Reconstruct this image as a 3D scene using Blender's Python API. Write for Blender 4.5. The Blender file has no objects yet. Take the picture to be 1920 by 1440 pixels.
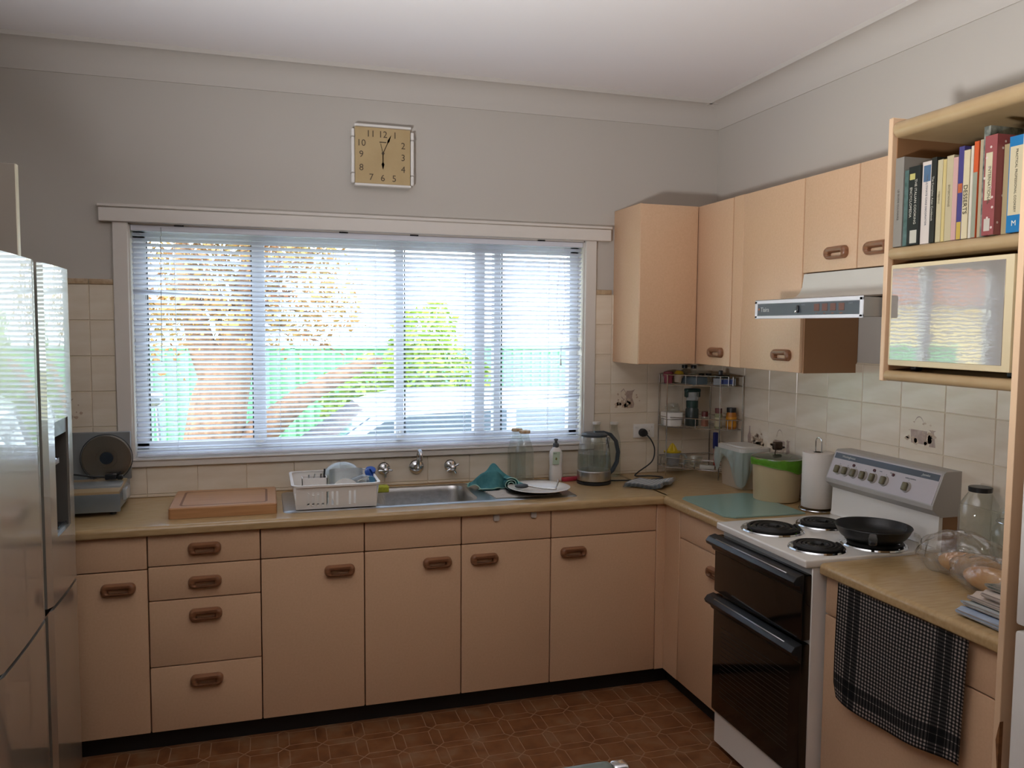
import bpy, bmesh, math, random
from mathutils import Vector, Matrix, Quaternion
R = random.Random(7)
PI = math.pi
sc = bpy.context.scene
# ------------------------------------------------------------------ camera, world, lights, exposure
cam = bpy.data.objects.new('camera', bpy.data.cameras.new('camera'))
sc.collection.objects.link(cam); sc.camera = cam
CAM = Vector((-2.3087, -3.8613, 1.665)); YAW, PITCH, ROLL, FPX = 0.2966, -0.0705, 0.0075, 1520.46
fw = Vector((math.sin(YAW)*math.cos(PITCH), math.cos(YAW)*math.cos(PITCH), math.sin(PITCH)))
rt = Vector((math.cos(YAW), -math.sin(YAW), 0)); up = rt.cross(fw)
r2 = math.cos(ROLL)*rt + math.sin(ROLL)*up; u2 = -math.sin(ROLL)*rt + math.cos(ROLL)*up
cam.matrix_world = Matrix(((r2.x, u2.x, -fw.x, CAM.x), (r2.y, u2.y, -fw.y, CAM.y), (r2.z, u2.z, -fw.z, CAM.z), (0, 0, 0, 1)))
cam.data.sensor_width = 36; cam.data.lens = 36*FPX/1920; cam.data.clip_start = 0.05; cam.data.clip_end = 200
world = bpy.data.worlds.new('sky'); sc.world = world; world.use_nodes = True
bg = world.node_tree.nodes['Background']
bg.inputs[0].default_value = (0.86, 0.93, 1.0, 1); bg.inputs[1].default_value = 6.0
def lamp(name, kind, loc, target, energy, color, **kw):
    d = bpy.data.lights.new(name, kind); d.energy = energy; d.color = color
    for k, v in kw.items(): setattr(d, k, v)
    o = bpy.data.objects.new(name, d); sc.collection.objects.link(o); o.location = loc
    o.rotation_euler = (Vector(target)-Vector(loc)).to_track_quat('-Z', 'Y').to_euler(); return o
lamp('sun', 'SUN', (-6, -3, 9), (0, 0, 0), 3.0, (1.0, 0.95, 0.86), angle=0.02)
# added fill light out of view, brightens the room (made-up lamp body built below)
lamp('fill_uplight', 'AREA', (-2.85, -2.72, 1.30), (-1.98, -2.5, 2.82), 38, (0.98, 0.97, 1.0), shape='DISK', size=.3, spread=math.radians(135))
lamp('daylight_portal', 'AREA', (-1.8, 0.148, 1.58), (-1.8, -2, 1.58), 1, (1, 1, 1), shape='RECTANGLE', size=2.1, size_y=1.02).data.cycles.is_portal = True
sc.view_settings.view_transform = 'Standard'; sc.view_settings.look = 'None'
sc.view_settings.gamma = 1.0; sc.view_settings.use_curve_mapping = False
sc.view_settings.exposure = 0.65
sc.cycles.use_denoising = True; sc.cycles.max_bounces = 14; sc.cycles.diffuse_bounces = 8
sc.cycles.transparent_max_bounces = 24; sc.cycles.sample_clamp_indirect = 6
sc.cycles.caustics_reflective = False; sc.cycles.caustics_refractive = False
# ------------------------------------------------------------------ materials
def lin(h):
    if isinstance(h, str):
        h = h.lstrip('#'); h = [int(h[i:i+2], 16)/255 for i in (0, 2, 4)]
    return tuple((c/12.92 if c <= .04045 else ((c+.055)/1.055)**2.4) for c in h)+(1,)
MATS = {}
class N:
    def __init__(s, name):
        s.m = bpy.data.materials.new(name); s.m.use_nodes = True; s.t = s.m.node_tree; s.n = s.t.nodes
        s.b = s.n['Principled BSDF']; s.out = s.n['Material Output']; s.co = None
    def add(s, t, **k):
        o = s.n.new(t)
        for a, v in k.items(): setattr(o, a, v)
        return o
    def link(s, a, b): s.t.links.new(a, b)
    def obj(s):
        if not s.co: s.co = s.add('ShaderNodeTexCoord')
        return s.co.outputs['Object']
    def math(s, op, a, b=None):
        o = s.add('ShaderNodeMath', operation=op)
        for i, v in enumerate((a, b)):
            if v is None: continue
            if isinstance(v, (int, float)): o.inputs[i].default_value = v
            else: s.link(v, o.inputs[i])
        return o.outputs[0]
    def noise(s, scale, detail=3, vec=None, st=None):
        o = s.add('ShaderNodeTexNoise'); o.inputs['Scale'].default_value = scale; o.inputs['Detail'].default_value = detail
        v = vec or s.obj()
        if st:
            mp = s.add('ShaderNodeMapping'); mp.inputs['Scale'].default_value = st; s.link(v, mp.inputs[0]); v = mp.outputs[0]
        s.link(v, o.inputs['Vector']); return o.outputs['Fac']
    def ramp(s, fac, stops):
        o = s.add('ShaderNodeValToRGB'); e = o.color_ramp.elements
        while len(e) < len(stops): e.new(0.5)
        for i, (p, c) in enumerate(stops): e[i].position = p; e[i].color = lin(c)
        s.link(fac, o.inputs[0]); return o.outputs[0]
    def mix(s, fac, a, b):
        o = s.add('ShaderNodeMix', data_type='RGBA')
        for k, v in ((0, fac), (6, a), (7, b)):
            if isinstance(v, (int, float)): o.inputs[k].default_value = v
            elif isinstance(v, (tuple, str)): o.inputs[k].default_value = lin(v) if isinstance(v, str) else v
            else: s.link(v, o.inputs[k])
        return o.outputs[2]
    def bump(s, h, st=.2, d=.001):
        o = s.add('ShaderNodeBump'); o.inputs['Strength'].default_value = st; o.inputs['Distance'].default_value = d
        s.link(h, o.inputs['Height']); s.link(o.outputs[0], s.b.inputs['Normal'])
def mat(name, c, rough=.5, metal=0, c2=None, sc_=20, st=None, bump=0, bs=60, bd=.001, coat=0, trans=0, spec=None):
    if name in MATS: return MATS[name]
    k = N(name); b = k.b
    b.inputs['Base Color'].default_value = lin(c); b.inputs['Roughness'].default_value = rough; b.inputs['Metallic'].default_value = metal
    if c2: k.link(k.ramp(k.noise(sc_, 4, st=st), [(.3, c), (.7, c2)]), b.inputs['Base Color'])
    if bump: k.bump(k.noise(bs, 3), bump, bd)
    if coat: b.inputs['Coat Weight'].default_value = coat; b.inputs['Coat Roughness'].default_value = .06
    if spec is not None: b.inputs['Specular IOR Level'].default_value = spec
    if trans: b.inputs['Transmission Weight'].default_value = trans
    MATS[name] = k.m; return k.m
def film(name, c, rough, trans, diff=0.0, transl=0.0, fres=1.45, bump=0, bs=40):
    """thin sheet of clear material: see-through, diffuse and mirror shares"""
    if name in MATS: return MATS[name]
    k = N(name); k.n.remove(k.b)
    tr = k.add('ShaderNodeBsdfTransparent'); tr.inputs[0].default_value = lin(trans)
    base = tr.outputs[0]
    if diff:
        d = k.add('ShaderNodeBsdfDiffuse'); d.inputs[0].default_value = lin(c); mx = k.add('ShaderNodeMixShader'); mx.inputs[0].default_value = diff
        k.link(base, mx.inputs[1]); k.link(d.outputs[0], mx.inputs[2]); base = mx.outputs[0]
    if transl:
        d = k.add('ShaderNodeBsdfTranslucent'); d.inputs[0].default_value = lin(c); mx = k.add('ShaderNodeMixShader'); mx.inputs[0].default_value = transl
        k.link(base, mx.inputs[1]); k.link(d.outputs[0], mx.inputs[2]); base = mx.outputs[0]
    g = k.add('ShaderNodeBsdfGlossy'); g.inputs['Roughness'].default_value = rough; g.inputs[0].default_value = (1, 1, 1, 1)
    f = k.add('ShaderNodeLayerWeight'); f.inputs[0].default_value = .5   # facing term: the same on both sides of the sheet
    if bump:
        bn = k.add('ShaderNodeBump'); bn.inputs['Strength'].default_value = bump; bn.inputs['Distance'].default_value = .01
        k.link(k.noise(bs, 3), bn.inputs['Height']); k.link(bn.outputs[0], g.inputs['Normal']); k.link(bn.outputs[0], f.inputs['Normal'])
    f0 = ((fres-1)/(fres+1))**2*1.6; fac = k.math('ADD', k.math('MULTIPLY', k.math('POWER', f.outputs['Facing'], 4.0), .75), f0)
    mx = k.add('ShaderNodeMixShader'); k.link(fac, mx.inputs[0]); k.link(base, mx.inputs[1]); k.link(g.outputs[0], mx.inputs[2])
    k.link(mx.outputs[0], k.out.inputs[0]); MATS[name] = k.m; return k.m
M = {}
M['wall'] = mat('wall_paint', '#bdb8b0', .75, bump=.06, bs=90)
M['ceil'] = mat('ceiling_paint', '#e6e2e1', .8)
M['ceil2'] = mat('cornice_paint', '#c4bfb8', .8)
M['gloss'] = mat('trim_gloss_paint', '#d9d4cd', .35)
M['lam'] = mat('peach_laminate', '#d3b08f', .34, c2='#cda987', sc_=120, bump=.05, bs=260, bd=.0004)
M['lamedge'] = mat('laminate_edge', '#dfbe9a', .4)
M['carc'] = mat('cabinet_carcass_brown', '#8a6544', .5)
M['bench'] = mat('olive_laminate_worktop', '#b79c72', .2, c2='#a98c62', sc_=14, st=(1, 6, 6), bump=.02, bs=8, spec=.6)
M['shelf'] = mat('olive_bullnose', '#b39a74', .3, c2='#a98f68', sc_=10)
M['black'] = mat('black_kickboard', '#14110f', .6)
M['wood'] = mat('stained_wood', '#8a5f41', .4, c2='#744b31', sc_=9, st=(2, 14, 14), coat=.2)
M['steel'] = mat('brushed_steel', '#c6c6c5', .3, 1, c2='#aeaeac', sc_=40, st=(1, 30, 1))
M['chrome'] = mat('chrome', '#d5d7da', .07, 1)
M['wire'] = mat('chrome_wire', '#c8cacd', .15, 1)
M['fridge'] = mat('fridge_steel', '#b9b4a8', .38, .8, coat=1.0)
M['fridge'].node_tree.nodes['Principled BSDF'].inputs['Coat Roughness'].default_value = .025; M['fridge'].node_tree.nodes['Principled BSDF'].inputs['Coat IOR'].default_value = 1.9
M['white'] = mat('white_enamel', '#e4e1da', .18, coat=.3)
M['wplast'] = mat('white_plastic', '#e6e4df', .35)
M['cream'] = mat('cream_plastic', '#d9caa5', .35)
M['dark'] = mat('black_plastic', '#1b1d1f', .35)
M['dglass'] = mat('black_oven_glass', '#0d0c0b', .09, spec=.6)
M['rubber'] = mat('dark_rubber', '#202326', .6)
M['slat'] = mat('blind_slat_white', '#dde0ea', .35)
M['alu'] = mat('white_aluminium', '#dfe2e6', .35)
M['cast'] = mat('cast_iron', '#121212', .5)
M['glass'] = film('clear_glass', '#ffffff', .02, '#f4f8f6', fres=1.5)
M['pane'] = film('window_glass', '#ffffff', .01, '#f6faf8', fres=1.35)
M['jar'] = film('jar_glass', '#e4e8e8', .04, '#f3f6f4', diff=.035, fres=1.5)
M['water'] = film('water', '#ffffff', .02, '#dfe6e4', diff=.03, fres=1.33)
M['bagclear'] = film('clear_bag', '#ffffff', .12, '#f6f6f4', diff=.05, fres=1.6, bump=.9, bs=30)
M['bagwhite'] = film('frosted_bag', '#b8c6c0', .3, '#c2cfc9', diff=.62, transl=.1, fres=1.4, bump=.6, bs=20)
M['boxclear'] = film('clear_plastic_box', '#d8dcdf', .2, '#dde3e6', diff=.25, fres=1.45)
M['greenbag'] = mat('green_bag', '#7fbf3c', .4, c2='#6fae30', sc_=30, bump=.5, bs=40, bd=.004)
def wallmat():
    k = N('glazed_tile'); c = k.ramp(k.noise(5, 3, st=(1, 1, 4)), [(.35, '#dccfba'), (.7, '#e6dccb')])
    k.link(c, k.b.inputs['Base Color']); k.b.inputs['Roughness'].default_value = .22; k.bump(k.noise(7, 2), .06, .004); return k.m
M['tile'] = wallmat()
M['grout'] = mat('tile_grout', '#d8ccb6', .8)
def floormat():
    k = N('floor_tile_print'); oi = k.add('ShaderNodeObjectInfo')
    co = k.add('ShaderNodeTexCoord'); vm = k.add('ShaderNodeVectorMath', operation='ADD')
    k.link(co.outputs['Object'], vm.inputs[0]); k.link(oi.outputs['Location'], vm.inputs[1])
    c = k.ramp(k.noise(11, 5, vec=vm.outputs[0]), [(.28, '#5f3a22'), (.5, '#7c5030'), (.66, '#85654a'), (.78, '#8a7350')])
    k.link(k.mix(k.math('MULTIPLY', oi.outputs['Random'], .35), c, '#6b4024'), k.b.inputs['Base Color'])
    k.b.inputs['Roughness'].default_value = .32; k.bump(k.noise(60, 3, vec=vm.outputs[0]), .15, .001); return k.m
M['ftile'] = floormat()
M['fgrout'] = mat('floor_joint', '#94745a', .5)
def towelmat(name, dark, mid, light, n, bands):
    k = N(name); uv = k.add('ShaderNodeUVMap'); sp = k.add('ShaderNodeSeparateXYZ'); k.link(uv.outputs[0], sp.inputs[0])
    def stripe(x, cells, band):
        f = k.math('GREATER_THAN', k.math('FRACT', k.math('MULTIPLY', x, cells)), .5)
        for a, b in band:
            ins = k.math('MULTIPLY', k.math('GREATER_THAN', x, a), k.math('LESS_THAN', x, b))
            mid_ = (a+b)/2; line = k.math('LESS_THAN', k.math('ABSOLUTE', k.math('SUBTRACT', x, mid_)), .0028)
            f = k.math('ADD', k.math('MULTIPLY', f, k.math('SUBTRACT', 1, ins)), k.math('MULTIPLY', ins, line))
        return f
    a = stripe(sp.outputs[0], n[0], bands[0]); b = stripe(sp.outputs[1], n[1], bands[1])
    s = k.math('MULTIPLY', k.math('ADD', a, b), .5)
    c = k.ramp(s, [(0.0, dark), (.5, mid), (1.0, light)]); k.link(c, k.b.inputs['Base Color']); k.b.inputs['Roughness'].default_value = .9
    return k.m
M['check'] = towelmat('black_check_cloth', '#0c0f10', '#4e4a48', '#c8bdb4', (42, 34), ([(.1, .2), (.8, .9)], [(.1, .22)]))
M['bluecheck'] = towelmat('blue_check_cloth', '#93a5b8', '#e0e3e2', '#ffffff', (9, 11), ([], []))
# ------------------------------------------------------------------ object helpers
COL = sc.collection
ROOT = {}
def thing(name, label, cat, loc=(0, 0, 0), group=None, kind=None):
    o = bpy.data.objects.new(name, None); COL.objects.link(o); o.location = loc; o.empty_display_size = .05
    ROOT[o.name] = Vector(loc)
    o['label'] = label; o['category'] = cat
    if group: o['group'] = group
    if kind: o['kind'] = kind
    return o
class B:
    def __init__(s): s.bm = bmesh.new(); s.uv = None
    def _merge(s, b2, mtx=None):
        me = bpy.data.meshes.new('t')
        if mtx is not None: bmesh.ops.transform(b2, matrix=mtx, verts=b2.verts)
        b2.to_mesh(me); b2.free(); s.bm.from_mesh(me); bpy.data.meshes.remove(me); return s
    def box(s, x0, x1, y0, y1, z0, z1, bev=0, seg=1, mtx=None):
        b = bmesh.new(); bmesh.ops.create_cube(b, size=1)
        for v in b.verts: v.co = Vector(((x0+x1)/2+v.co.x*(x1-x0), (y0+y1)/2+v.co.y*(y1-y0), (z0+z1)/2+v.co.z*(z1-z0)))
        if bev:
            bev = min(bev, .49*min(abs(x1-x0), abs(y1-y0), abs(z1-z0)))
            bmesh.ops.bevel(b, geom=b.edges[:], offset=bev, segments=seg, profile=.6, affect='EDGES')
        return s._merge(b, mtx)
    def vbox(s, x0, x1, y0, y1, z0, z1, r, seg=5, mtx=None, taper=1.0):
        """box with rounded vertical edges, optionally tapered towards the bottom"""
        pts = rrect((x0+x1)/2, (y0+y1)/2, abs(x1-x0)/2, abs(y1-y0)/2, r, seg)
        cx, cy = (x0+x1)/2, (y0+y1)/2
        b = bmesh.new()
        lo = [b.verts.new((cx+(x-cx)*taper, cy+(y-cy)*taper, z0)) for x, y in pts]; hi = [b.verts.new((x, y, z1)) for x, y in pts]
        n = len(pts)
        for i in range(n): b.faces.new((lo[i], lo[(i+1) % n], hi[(i+1) % n], hi[i]))
        b.faces.new(lo[::-1]); b.faces.new(hi); return s._merge(b, mtx)
    def prism(s, poly, axis, a, b_, bev=0):
        """extrude a 2D polygon: axis x -> poly (y,z), y -> (x,z), z -> (x,y)"""
        def P(p, t): return (t, p[0], p[1]) if axis == 'x' else (p[0], t, p[1]) if axis == 'y' else (p[0], p[1], t)
        b = bmesh.new(); lo = [b.verts.new(P(p, a)) for p in poly]; hi = [b.verts.new(P(p, b_)) for p in poly]; n = len(poly)
        for i in range(n): b.faces.new((lo[i], lo[(i+1) % n], hi[(i+1) % n], hi[i]))
        b.faces.new(lo[::-1]); b.faces.new(hi); bmesh.ops.recalc_face_normals(b, faces=b.faces[:])
        if bev: bmesh.ops.bevel(b, geom=b.edges[:], offset=bev, segments=2, profile=.6, affect='EDGES')
        return s._merge(b)
    def lathe(s, c, prof, n=32, mtx=None, sx=1, sy=1):
        b = bmesh.new(); rings = []
        for r, z in prof:
            if r < 1e-5: rings.append([b.verts.new((0, 0, z))])
            else: rings.append([b.verts.new((r*sx*math.cos(2*PI*i/n), r*sy*math.sin(2*PI*i/n), z)) for i in range(n)])
        for a, d in zip(rings, rings[1:]):
            for i in range(n):
                j = (i+1) % n
                if len(a) == 1 and len(d) == 1: break
                if len(a) == 1: b.faces.new((a[0], d[j], d[i]))
                elif len(d) == 1: b.faces.new((a[i], a[j], d[0]))
                else: b.faces.new((a[i], a[j], d[j], d[i]))
        bmesh.ops.recalc_face_normals(b, faces=b.faces[:])
        mt = Matrix.Translation(Vector(c)) @ (mtx or Matrix()); return s._merge(b, mt)
    def tube(s, pts, r, n=6, closed=False):
        pts = [Vector(p) for p in pts]; b = bmesh.new(); rings = []; m = len(pts)
        prev = None
        for i, p in enumerate(pts):
            if closed: d = pts[(i+1) % m]-pts[i-1]
            else: d = pts[min(i+1, m-1)]-pts[max(i-1, 0)]
            d.normalize()
            if prev is None: a = d.orthogonal().normalized()
            else:
                a = prev-d*prev.dot(d)
                a = a.normalized() if a.length > 1e-6 else d.orthogonal().normalized()
            prev = a; c = d.cross(a); rr = r[i] if isinstance(r, (list, tuple)) else r
            rings.append([b.verts.new(p+a*rr*math.cos(2*PI*k/n)+c*rr*math.sin(2*PI*k/n)) for k in range(n)])
        for i in range(m if closed else m-1):
            A, D = rings[i], rings[(i+1) % m]
            for k in range(n): b.faces.new((A[k], A[(k+1) % n], D[(k+1) % n], D[k]))
        if not closed: b.faces.new(rings[0][::-1]); b.faces.new(rings[-1])
        return s._merge(b)
    def sheet(s, fn, nu, nv, th=0):
        b = bmesh.new(); uvl = b.loops.layers.uv.new('UVMap')
        g = [[b.verts.new(fn(i/nu, j/nv)) for i in range(nu+1)] for j in range(nv+1)]
        for j in range(nv):
            for i in range(nu):
                f = b.faces.new((g[j][i], g[j][i+1], g[j+1][i+1], g[j+1][i]))
                for l, (a, c) in zip(f.loops, ((i, j), (i+1, j), (i+1, j+1), (i, j+1))): l[uvl].uv = (a/nu, c/nv)
        if th: bmesh.ops.solidify(b, geom=b.faces[:], thickness=th)
        return s._merge(b)
    def poly(s, pts):
        vs = [s.bm.verts.new(p) for p in pts]; s.bm.faces.new(vs); return s
    def ico(s, c, r, sub=2, sx=1, sy=1, sz=1):
        b = bmesh.new(); bmesh.ops.create_icosphere(b, subdivisions=sub, radius=r)
        for v in b.verts: v.co = Vector((v.co.x*sx, v.co.y*sy, v.co.z*sz))
        return s._merge(b, Matrix.Translation(Vector(c)))
    def xf(s, mtx): bmesh.ops.transform(s.bm, matrix=mtx, verts=s.bm.verts); return s
    def obj(s, name, m, parent=None, loc=None, label=None, cat=None, group=None, kind=None, smooth=40):
        me = bpy.data.meshes.new(name); off = Vector((0, 0, 0))
        if parent is not None: off = ROOT[parent.name]
        elif loc is not None: off = Vector(loc)
        if off.length: bmesh.ops.translate(s.bm, verts=s.bm.verts, vec=-off)
        s.bm.to_mesh(me); s.bm.free(); me.materials.append(m)
        if smooth:
            me.polygons.foreach_set('use_smooth', [True]*len(me.polygons))
            me.set_sharp_from_angle(angle=math.radians(smooth))
        o = bpy.data.objects.new(name, me); COL.objects.link(o)
        if parent is not None: o.parent = parent; ROOT[o.name] = off
        else: o.location = off; ROOT[o.name] = off.copy()
        if label: o['label'] = label
        if cat: o['category'] = cat
        if group: o['group'] = group
        if kind: o['kind'] = kind
        return o
def inst(name, me, loc, parent, mtx=None, kind=None):
    o = bpy.data.objects.new(name, me); COL.objects.link(o); off = ROOT[parent.name] if parent else Vector((0, 0, 0))
    o.parent = parent; o.location = Vector(loc)-off; ROOT[o.name] = off
    if mtx is not None: o.rotation_euler = mtx
    if kind: o['kind'] = kind
    return o
def rrect(cx, cy, hx, hy, r, seg=5):
    r = min(r, hx*.999, hy*.999); pts = []
    for qx, qy, a0 in ((1, 1, 0), (-1, 1, PI/2), (-1, -1, PI), (1, -1, 1.5*PI)):
        for k in range(seg+1):
            a = a0+PI/2*k/seg; pts.append((cx+qx*(hx-r)+r*math.cos(a), cy+qy*(hy-r)+r*math.sin(a)))
    return pts
def text(s, size, origin, right, upv, m, parent, name='lettering', align='LEFT', ext=.0003, space=1.0, shear=0):
    cu = bpy.data.curves.new('txt', 'FONT'); cu.body = s; cu.size = size; cu.align_x = align; cu.align_y = 'CENTER'; cu.extrude = ext
    cu.space_character = space; cu.shear = shear; cu.resolution_u = 3
    o = bpy.data.objects.new('txt', cu); COL.objects.link(o)
    dg = bpy.context.evaluated_depsgraph_get(); me = bpy.data.meshes.new_from_object(o.evaluated_get(dg))
    bpy.data.objects.remove(o); bpy.data.curves.remove(cu)
    r_, u_ = Vector(right).normalized(), Vector(upv).normalized(); n_ = r_.cross(u_)
    mt = Matrix(((r_.x, u_.x, n_.x, origin[0]), (r_.y, u_.y, n_.y, origin[1]), (r_.z, u_.z, n_.z, origin[2]), (0, 0, 0, 1)))
    off = ROOT[parent.name]; me.transform(Matrix.Translation(-off) @ mt); me.name = name
    me.materials.clear(); me.materials.append(m)
    t = bpy.data.objects.new(name, me); COL.objects.link(t); t.parent = parent; ROOT[t.name] = off; return t
def copy_tree(o, loc, label=None):
    c = o.copy(); COL.objects.link(c); c.location = loc; ROOT[c.name] = Vector(loc)
    if label: c['label'] = label
    for ch in o.children:
        d = ch.copy(); COL.objects.link(d); d.parent = c; ROOT[d.name] = Vector(loc)
        for g in ch.children:
            e = g.copy(); COL.objects.link(e); e.parent = d; ROOT[e.name] = Vector(loc)
    return c
# ------------------------------------------------------------------ setting: floor
XL, YF, H = -3.9, -5.6, 2.825
D, DF, ZB = -.578, -.556, .9          # worktop front line, cabinet front line, worktop top
floor = B().box(XL, 0, YF, .15, -.1, .0013).obj('floor', M['fgrout'], kind='structure', smooth=0)
# picket lattice: squares with long hexagons between them
P_, W_ = .148, .043; S_ = P_-W_; g = .0038
NX0, NY0 = -.924, -.805
def pc(poly, th=.0018):
    b = B(); b.prism(poly, 'z', -.001, th); me = bpy.data.meshes.new('tile')
    b.bm.to_mesh(me); b.bm.free(); me.materials.append(M['ftile']); return me
h = S_/2-g/2; sq = pc([(-h, -h), (h, -h), (h, h), (-h, h)])
w, l = W_/2-g/2, P_/2-g
hexx = [(-l, 0), (-l+w, -w), (l-w, -w), (l, 0), (l-w, w), (-l+w, w)]
hx = pc(hexx); hy = pc([(-b, a) for a, b in hexx])
cells = []
for i in range(-14, 7):
    for j in range(-18, 3):
        x, y = NX0+i*P_, NY0+j*P_
        if y > -.5 or x > -.02: continue
        for me, cx, cy in ((sq, x+P_/2, y+P_/2), (hx, x+P_/2, y), (hy, x, y+P_/2)):
            if cy < -.42 and cx > -3.1 and cx < -.1 and not (cx > -.5 and cy > -1.0): cells.append((math.hypot(cx+1.4, (cy+.9)*1.1), me, cx, cy))
cells.sort(key=lambda c: c[0])
for d_, me, x, y in cells[:300]: inst('tile', me, (x, y, 0), floor)
rest = B()
for d_, me, x, y in cells[300:]:
    b = bmesh.new(); b.from_mesh(me); rest._merge(b, Matrix.Translation((x, y, 0)))
rest.obj('tile_field', M['ftile'], floor, kind='stuff', smooth=0)
# walls
WX0, WX1, WZ0, WZ1 = -2.863, -.748, 1.073, 2.10
wb = B(); wb.box(XL-.15, WX0, 0, .15, -.1, 3.0).box(WX1, .15, 0, .15, -.1, 3.0).box(WX0, WX1, 0, .15, -.1, WZ0).box(WX0, WX1, 0, .15, WZ1, 3.0)
wall_back = wb.obj('wall_back', M['wall'], kind='structure', smooth=0)
wall_right = B().box(0, .15, YF-.15, 0, -.1, 3.0).obj('wall_right', M['wall'], kind='structure', smooth=0)
B().box(XL-.15, XL, YF-.15, 0, -.1, 3).obj('wall_left', M['wall'], kind='structure', smooth=0)
B().box(XL-.15, 0, YF-.15, YF, -.1, 3).obj('wall_front', mat('dark_rear_wall', '#6b4a33', .6, c2='#5a3d29', sc_=3, st=(6, 6, .5)), kind='structure', smooth=0)  # unseen rear wall, made dark brown to cut bounce onto the cabinet fronts
B().box(XL-.15, .15, YF-.15, .15, H, H+.15).obj('ceiling', M['ceil'], kind='structure', smooth=0)
# cornice: cove with a small bead at the ceiling edge
def cove(w=.1186, hgt=.1186, z1=H):
    pts = [(0, z1), (0, z1-hgt), (.006, z1-hgt)]
    for k in range(11):
        a = PI/2*k/10; pts.append((.006+(w-.022)*(1-math.cos(a)), z1-.012-(hgt-.018)*(1-math.sin(a))))
    pts += [(w-.014, z1-.018), (w, z1-.018), (w+.001, z1)]
    return pts
cv = cove()
B().prism([(-p, z) for p, z in cv], 'x', XL, 0).obj('trim_1', M['ceil2'], kind='structure', smooth=50)
B().prism([(-p, z) for p, z in cv], 'y', YF, 0).obj('trim_2', M['ceil2'], kind='structure', smooth=50)
B().prism([(XL+p, z) for p, z in cv], 'y', YF, 0).obj('trim_3', M['ceil2'], kind='structure', smooth=50)
B().prism([(YF+p, z) for p, z in cv], 'x', XL, 0).obj('trim_4', M['ceil2'], kind='structure', smooth=50)
# wall tiles
TW, TH, R0 = .2093, .1531, 1.3731
tcache = {}
def tile_mesh(w, h, axis, name='tile'):
    k = (round(w, 3), round(h, 3), axis)
    if k not in tcache:
        b = B(); g_ = .0012
        if axis == 'y': b.box(-w/2+g_, w/2-g_, -.007, .002, -h/2+g_, h/2-g_, .0016)
        else: b.box(-.007, .002, -w/2+g_, w/2-g_, -h/2+g_, h/2-g_, .0016)
        me = bpy.data.meshes.new('tile'); b.bm.to_mesh(me); b.bm.free(); me.materials.append(M['tile']); tcache[k] = me
        me.polygons.foreach_set('use_smooth', [True]*len(me.polygons)); me.set_sharp_from_angle(angle=.4)
    return tcache[k]
def tiles(wall, axis, u0, u1, z0, z1, phase):
    i = math.floor((u0-phase)/TW)
    while phase+i*TW < u1-.004:
        a, b_ = max(u0, phase+i*TW), min(u1, phase+(i+1)*TW); i += 1
        if b_-a < .008: continue
        j = math.floor((z0-R0)/TH)
        while R0+j*TH < z1-.004:
            c, d = max(z0, R0+j*TH), min(z1, R0+(j+1)*TH); j += 1
            if d-c < .008: continue
            me = tile_mesh(b_-a, d-c, axis); m_ = (a+b_)/2; zz = (c+d)/2
            inst('tile', me, (m_, -.001, zz) if axis == 'y' else (-.001, m_, zz), wall)
ZT = R0+3*TH
tiles(wall_back, 'y', -3.9, -2.925, .9, ZT, -3.022)
tiles(wall_back, 'y', -.688, -.0, .9, ZT, -.1775)
tiles(wall_back, 'y', -2.925, -.688, .9, 1.037, -3.022)
tiles(wall_right, 'x', -2.36, 0, .9, 1.53, -.7404)
gb = B().box(-3.9, -2.925, -.004, .001, .9, ZT).box(-.688, 0, -.004, .001, .9, ZT).box(-2.925, -.688, -.004, .001, .9, 1.037)
gb.obj('tile_grout', M['grout'], wall_back, smooth=0)
B().box(-.004, .001, -2.36, 0, .9, 1.53).obj('tile_grout', M['grout'], wall_right, smooth=0)
capm = mat('border_tile', '#bfa98a', .3, c2='#a98f70', sc_=60, bump=.3, bs=90)
for k in range(4):
    B().box(-3.022-TW*(4-k)+.001, -3.022-TW*(3-k)-.001, -.011, .001, ZT, ZT+.024, .004, 2).obj('border_tile', capm, wall_back)
B().box(-3.021, -2.926, -.011, .001, ZT, ZT+.024, .004, 2).obj('border_tile', capm, wall_back)
B().box(-.687, -.6, -.011, .001, ZT, ZT+.024, .004, 2).obj('border_tile', capm, wall_back)
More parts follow.
